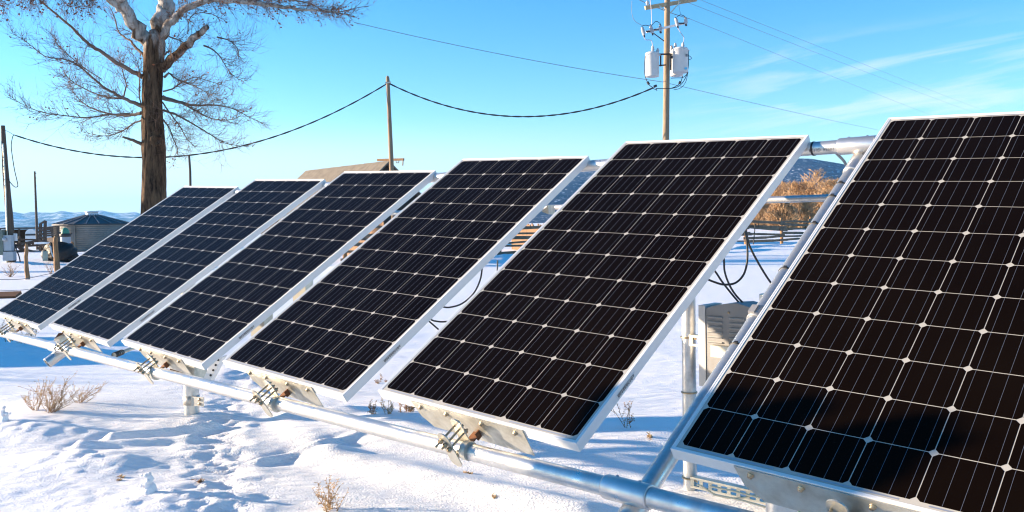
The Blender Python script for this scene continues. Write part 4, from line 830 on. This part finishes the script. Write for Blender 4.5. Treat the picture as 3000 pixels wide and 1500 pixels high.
def rail_fence(name, pts, nrail, h, label, cat, post_m, rail_m, seed, step=3.2, rw=.17, jit=.06, postw=.09, rails_top=.12, lean=.05):
    rs = random.Random(seed); root = empty(name, (pts[0].x, pts[0].y, 0), label, cat); L = 0; P_ = []
    for i in range(len(pts) - 1):
        d = pts[i + 1] - pts[i]; n = max(1, round(d.length / step))
        for k in range(n): P_.append(pts[i] + d * k / n)
    P_.append(pts[-1]); H = []
    for p in P_:
        p.z = gz(p.x, p.y); hh = h * rs.uniform(.97, 1.12); r = postw * rs.uniform(.85, 1.2)
        m = MB(); l = Vector((rs.gauss(0, lean), rs.gauss(0, lean), 0)); m.tube([p - UP * .3, p + UP * hh * .3 + l * .2 * 1 + Vector((rs.gauss(0, .02), 0, 0)), p + UP * hh * .7 + l * .6, p + UP * hh + l], [r * 1.1, r, r * .95, r * .85], 9); m.build('post', post_m, root)
    for i in range(len(P_) - 1):
        d = (P_[i + 1] - P_[i]).normalized(); off = Vector((d.y, -d.x, 0)) * (postw + .03)
        if off.y > 0: off = -off
        for k in range(nrail):
            z = h * (rails_top + (1 - rails_top - .06) * (k + .5) / nrail)
            a = P_[i] + off + UP * (z + rs.gauss(0, jit)) - d * rs.uniform(.1, .5); b = P_[i + 1] + off + UP * (z + rs.gauss(0, jit)) + d * rs.uniform(.1, .5)
            mid = a.lerp(b, rs.uniform(.35, .65)) + UP * rs.gauss(0, jit * .5); w = rw * rs.uniform(.6, 1.15); m = MB()
            m.beam(a, mid, .035, w); m.beam(mid, b, .035, w * rs.uniform(.8, 1.05)); m.build('rail', rail_m, root)
    return root
rail_fence('rail_fence', [gp(1010, 783), gp(1463, 758), gp(2290, 714), gp(2520, 700)], 6, 1.5, 'weathered grey plank fence crossing the snow behind the panels', 'fence', wood_post, wood_grey, 4, step=3.6, rw=.135)
# tan board windbreak behind the fence
def boards(pts, h, label, seed):
    rs = random.Random(seed); root = empty('board_fence', (pts[0].x, pts[0].y, 0), label, 'fence')
    m = MB()
    for i in range(len(pts) - 1):
        d = pts[i + 1] - pts[i]; L = d.length; d.normalize(); n = int(L / .2)
        for k in range(n):
            p = pts[i] + d * (k + .5) * L / n; hh = h * rs.uniform(.9, 1.08); m.box((p.x, p.y, hh / 2 - .1), (d, Vector((-d.y, d.x, 0)), UP), (.085, .018 + .006 * rs.random(), hh / 2))
    m.build('board', wood_tan, root)
    m = MB()
    for z in (.4, 1.2): 
        for i in range(len(pts) - 1):
            d = (pts[i + 1] - pts[i]).normalized(); nrm_ = Vector((-d.y, d.x, 0)); m.beam(pts[i] + nrm_ * .07 + UP * z, pts[i + 1] + nrm_ * .07 + UP * z, .06, .12)
    m.build('stringer', wood_grey, root); return root
boards([gp(1500, 735), gp(1603, 748)], 1.45, 'tan upright board screen glowing behind the fence between fourth and fifth panels', 2)
boards([gp(1010, 757), gp(1128, 769)], 1.7, 'tan upright board screen behind the fence between third and fourth panels', 3)
rail_fence('corral_fence', [gp(-30, 738), gp(60, 735), gp(125, 733), gp(172, 733)], 5, 1.15, 'dark tangled rail corral fence in front of the open shed', 'fence', wood_dark, wood_dark, 9, step=2.0, rw=.2, jit=.13)
cz = 62; lc = empty('loading_chute', tuple(px(130, 738, cz)), 'dark timber loading chute with a tall post frame beside the grain bin', 'chute')
for (u, v0, v1) in ((118.5, 655, 735), (132.5, 647, 740), (131, 664, 740), (170, 662, 738)):
    m = MB(); m.beam(px(u, v1, cz), px(u, v0, cz), .16, .16, up=(0, 1, 0)); m.build('post', wood_dark, lc)
m = MB(); m.beam(px(118, 656, cz), px(133, 647, cz), .12, .12); m.build('beam', wood_dark, lc)
for k in range(5):
    m = MB(); m.beam(px(131, 667 + 6 * k, cz - .15), px(171, 664 + 6 * k, cz - .15), .04, .13); m.build('board', wood_dark, lc)
for k in range(5):
    m = MB(); m.beam(px(112, 668 + 11 * k, cz - .1), px(131, 678 + 11 * k, cz - .1), .04, .16); m.build('board', wood_dark, lc)
m = MB(); m.box(px(123, 712, cz - .4), E3, (.4, .3, .07)); m.build('snowy_step', snow, lc)
# fence posts of the wire fence
def fpost(u, v0, v1, w, seed, label, name='fence_post'):
    rs = random.Random(seed); p = gp(u, v1); z = p.y; s = z / F; root = MB(); top = px(u - 1, v0, z); r = w * s / 2
    pts = [Vector((p.x, p.y, -.3))] + [Vector((p.x, p.y, 0)).lerp(Vector((top.x, p.y, top.z)), t) + Vector((rs.gauss(0, r * .2), rs.gauss(0, r * .2), 0)) for t in (.0, .2, .4, .6, .8, .93, 1)]
    root.tube(pts, [r * 1.2, r * 1.15, r * 1.1, r * .95, r * .92, r * .9, r * .8, r * .45], 9); o = root.build(name, wood_post); o['label'] = label; o['category'] = 'fence post'; o['group'] = 'rough wooden posts of the wire fence'; return o, p, top
fpost(79, 714, 812, 11.5, 1, 'slim rough brown fence post standing alone left of the black heap')
fpost(166, 691, 795, 15.5, 2, 'thick split orange brown fence post in front of the black heap')
fpost(212, 708, 768, 12, 3, 'gnarled leaning fence post between the black heap and grain bin')
for (v0, v1, lab) in ((819, 800, 'upper sagging fence wire crossing the blue snow at the left'), (851, 838, 'lower fence wire crossing the blue snow at the left')):
    m = MB(); m.tube(smooth_path([px(-60, v0 - 3, 20), px(60, v0 - 1, 20.5), px(170, v1 - 2, 22), px(300, v1 - 12, 24)], 6), .008, 5); tag(m.build('fence_wire', wire_grey), lab, 'wire')
# black heap
hp = gp(180, 777); s4 = hp.y / F; bh = empty('black_heap', (hp.x, hp.y, 0), 'low heap of black tyre rubber and tarpaulin behind the split post', 'heap'); rs = random.Random(8)
for (u, v, r) in ((145, 752, 18), (170, 745, 26), (195, 748, 24), (212, 760, 15), (160, 732, 13)):
    p = px(u, v - 6, hp.y + .8); m = MB(); rr = r * s4 * 1.2; n = 12; pr = [(max(.0, rr * math.sin(math.pi * k / n) * (1 + .12 * rs.gauss(0, 1))), -rr * math.cos(math.pi * k / n)) for k in range(n + 1)]; m.lathe(p, (rs.gauss(0, .4), rs.gauss(0, .4), 1), pr, 14); m.build('tarp_fold', black_tarp, bh)
p = px(133, 764, hp.y - .2); m = MB(); m.lathe(p, UP, [(0, 0), (.10, 0), (.11, .2), (.10, .42), (0, .43)], 16); o = m.build('pale_barrel', M('barrel_tan', (.50, .46, .34), .6)); tag(o, 'small pale barrel lying against the black heap', 'barrel')
m = MB(); m.tube(smooth_path([px(144, 722, hp.y - .4), px(148, 722, hp.y - .4), px(150, 735, hp.y - .5), px(155, 750, hp.y - .5), px(162, 757, hp.y - .5)], 5), .022, 8); o = m.build('hose', white_paint); tag(o, 'short pale curved hose hooked over the left of the black heap', 'hose')
# fallen timber at the left edge
m = MB(); a, b = px(-90, 872, 19.2), px(56, 868, 19.2); m.beam(a, b, .25, .14, up=(0, -.4, 1)); o = m.build('timber_beam', M('rusty_brown_timber', (.20, .085, .035), .85, var=(.12, .05, .025), scale=3)); tag(o, 'rusty brown timber lying in the snow at the left edge', 'timber')
# thin steel stakes
for (u, v0, v1, z, lab) in ((1458, 762, 812, 24, 'thin dark steel stake in blue shaded snow between fourth and fifth panels'), (2213, 655, 716, 46, 'thin dark leaning steel stake in front of the plank fence at the right')):
    m = MB(); m.tube([px(u - (2 if u < 2000 else 6), v1, z), px(u, v0, z)], .022 if u < 2000 else .03, 6); o = m.build('steel_stake', black_iron); tag(o, lab, 'stake', 'thin steel stakes in the snow')

# ------------------------------------------------------------------ dry weeds
def weed(u, v, h, nst, spread_, seed, label, mats, dens=1.0, name='dry_weed', lean=(0, 0), r=.0024):
    rs = random.Random(seed); p = on(u, v); root = empty(name, tuple(p), label, 'dry plant'); st = MB(); sd = MB()
    def br(p, d, ln, r, lvl):
        n = 6; pts = [p.copy()]; q = p.copy(); dd = d.normalized()
        for i in range(n): dd = (dd + Vector((rs.gauss(0, .13), rs.gauss(0, .13), rs.gauss(0, .08) + .05))).normalized(); q = q + dd * ln / n; pts.append(q.copy())
        st.tube(pts, [r * (1 - .6 * i / n) for i in range(n + 1)], 4, cap=False)
        for i in range(1, n + 1):
            for k in range(int(2 * dens + rs.random())):
                e = pts[i] + Vector((rs.gauss(0, 1), rs.gauss(0, 1), rs.uniform(-.2, 1))).normalized() * rs.uniform(.006, .018); sd.tube([pts[i], e], [.0012, .0022], 3, cap=False)
        if lvl:
            for k in range(rs.randint(2, 4)):
                i = rs.randint(1, n - 1); b = (pts[i + 1] - pts[i]).normalized(); s = Vector((rs.gauss(0, 1), rs.gauss(0, 1), rs.gauss(0, .6))); br(pts[i], b + s * .6, ln * rs.uniform(.3, .6), r * .65, lvl - 1)
    for k in range(nst):
        a = rs.uniform(0, 2 * math.pi); w = spread_ * rs.uniform(.2, 1); br(p + Vector((rs.gauss(0, .02), rs.gauss(0, .02), -.02)), Vector((math.cos(a) * w + lean[0], math.sin(a) * w + lean[1], 1)), h * rs.uniform(.6, 1.0), r, 1)
    st.build('stems', mats[0], root); sd.build('seed_heads', mats[1], root)['kind'] = 'stuff'; return root
weed(961, 1494, .21, 8, .9, 1, 'small tan dry weed fanning from the snow at the bottom centre', (dry, dry_pale))
weed(150, 1228, .30, 20, 1.3, 2, 'bushy tan dry weed half drifted over on the snow at the left', (dry, dry_pale), .7, lean=(.35, 0))
weed(105, 1224, .26, 9, .7, 12, 'thin tan dry weed at the left side of the drifted bush', (dry, dry_pale), .7)
weed(230, 1205, .24, 9, 1.4, 13, 'low dry weed leaning right beyond the drifted bush', (dry, dry_pale), .5, lean=(.7, 0))
weed(1842, 1274, .22, 4, .35, 3, 'upright brown dry weed between the two nearest panels', (dry, dry), .8, lean=(-.2, 0))
weed(1915, 1303, .05, 3, 1, 4, 'tiny reddish dry sprig left of the side rail in the snow', (dry, dry_pale))
weed(1100, 1228, .15, 3, .3, 5, 'thin single dry weed left of the fifth panel corner', (dry, dry))
weed(1145, 1236, .14, 4, .5, 6, 'dry weed clump under the left corner of the second nearest panel', (dry, dry_pale))
weed(1195, 1226, .12, 7, .9, 7, 'darker twiggy dry weed tucked under the mounting plate of the fifth panel', (dry, dry))
weed(1120, 1118, .10, 4, 1.3, 8, 'sparse reddish sprig behind the near corner of the fourth panel', (dry, dry), lean=(-.6, 0))
weed(75, 1033, .16, 10, 1.2, 9, 'low dark twiggy clump in shaded snow below the far end of the pipe', (dry, dry), .4)
weed(30, 1005, .30, 10, .8, 10, 'pale dry weeds standing below the far end panel', (dry, dry_pale))
weed(95, 995, .26, 9, .8, 11, 'dry weeds seen between the two farthest panels under their lower edges', (dry, dry_pale))
weed(30, 806, .5, 14, 1.1, 14, 'tawny dry weed patch beside the slim fence post', (dry, dry_pale), .3, r=.008)
weed(150, 800, .5, 8, .8, 15, 'thin dark dry twigs at the foot of the split post', (dry, dry), .3, r=.006)
weed(1372, 1385, .03, 3, 1, 16, 'tiny orange sprig below the pipe clamp of the fifth panel', (dry, dry_pale)); weed(1445, 1462, .025, 3, 1, 17, 'tiny dry sprig in snow below the bottom pipe', (dry, dry_pale))
weed(350, 1405, .03, 3, 1, 18, 'tiny dry sprig beside the crusted snow mound', (dry, dry_pale)); weed(590, 1412, .03, 5, 1.5, 19, 'tiny dark sprig in the footprint trail', (dry, dry))
# upright ice-crusted snow clumps
def clump(u, v, h, w, seed, label):
    rs = random.Random(seed); p = on(u, v); m = MB()
    pts = [p - UP * .05]; rad = [w * 1.5]
    for k in range(1, 7): pts.append(p + UP * h * k / 6 + Vector((rs.gauss(0, w * .15), rs.gauss(0, w * .1), 0))); rad.append(w * (1.1 - .12 * k) * rs.uniform(.75, 1.1))
    m.tube(smooth_path(pts, 3), list(np.interp(np.linspace(0, 6, 19), range(7), rad)), 12)
    for k in range(9):
        t = rs.uniform(.2, 1); c = p + UP * h * t + Vector((rs.gauss(0, w * .7), rs.gauss(0, w * .4), 0)); r = w * rs.uniform(.25, .5)
        m.lathe(c, (rs.gauss(0, 1), rs.gauss(0, 1), 1), [(0, -r), (r * .7, -r * .7), (r, 0), (r * .7, r * .7), (0, r)], 10)
    return tag(m.build('snow_clump', snow), label, 'snow clump')
clump(437, 1466, .11, .034, 1, 'small upright knobbly clump of crusted snow on the foreground mound'); clump(12, 1262, .10, .03, 2, 'knobbly upright snow clump at the left edge of the picture')

# ------------------------------------------------------------------ unseen things left of the frame; bales and broken trunk are added shade casters
straw = M('shade_bale_straw', (.36, .27, .13), .95, var=(.24, .17, .08), scale=9, bump=.03, bscale=20)
for (x, y, sd) in ((-9.6, 10.5, 1), (-10.2, 11.7, 2)):  # bales added out of view to cast the shadow band under the far panels
    m = MB(); m.lathe((x, y, .50), (1, .2, 0), [(0, -.65), (.46, -.65), (.53, -.6), (.55, 0), (.53, .6), (.46, .65), (0, .65)], 28)
    o = m.build('shade_bale', straw); tag(o, 'nearer added bale past the left edge, there to shade the snow' if sd == 1 else 'farther added bale past the left edge, there to shade the snow', 'hay bale', 'added shade-casting bales left of the rack')
for (x, y, h, sd) in ((-24, 13.0, 7.5, 51), (-29, 15.5, 8.5, 52), (-21, 11.6, 5.5, 53)):
    wild_tree('young_tree', (x, y, 0), h, .10, sd, ['tallest', 'middle', 'shortest'][(sd * 2 - 104 + 3) % 3] + ' of the slender bare young trees beyond the left edge', 'tree', (wood_dark, twigm), .9, 'bare young trees beyond the left edge', 2, 5, .012)
stump = empty('shade_trunk', (-4.3, 3.13, 0), 'added broken trunk just past the left edge, there to shade the nearest panels', 'added shade caster')  # unseen trunk added to shade the nearest panel's lower left and the pipe
m = MB(); rs = random.Random(4)
pts = [Vector((-4.3 + rs.gauss(0, .02), 3.13 + .04 * math.sin(k * 1.3), -.2 + .2 * k)) for k in range(11)]; m.tube(pts, [.40, .36, .31, .29, .27, .26, .26, .27, .28, .30, .27], 18)
for k in range(7): a = k * .9; m.tube([(-4.3 + .16 * math.cos(a), 3.13 + .16 * math.sin(a), 1.7), (-4.3 + .18 * math.cos(a), 3.13 + .18 * math.sin(a), 1.86 + rs.uniform(.02, .12))], [.11, .03], 7)
m.build('trunk', wood_dark, stump)
m = MB(); m.tube([(-4.3, 3.30, 1.72), (-4.3, 3.46, 1.80), (-4.3, 3.52, 1.84)], [.13, .10, .07], 10); m.build('shade_stub', wood_dark, stump)  # stub shaped to carry the added shade onto the second nearest panel

# ------------------------------------------------------------------ air
hz_ = MB(); hz_.box((0, 4000, 430), E3, (24000, 20000, 445.5)); 
hm = bpy.data.materials.new('haze_air'); hm.use_nodes = True; nt = hm.node_tree; nt.nodes.clear()
ho = nt.nodes.new('ShaderNodeOutputMaterial'); pv = nt.nodes.new('ShaderNodeVolumePrincipled'); pv.inputs['Color'].default_value = (.22, .54, 1.0, 1); pv.inputs['Density'].default_value = 4.2e-5; pv.inputs['Density Attribute'].default_value = ''; pv.inputs['Anisotropy'].default_value = .2
nt.links.new(pv.outputs[0], ho.inputs['Volume'])
haze = hz_.build('haze', hm); haze['kind'] = 'stuff'
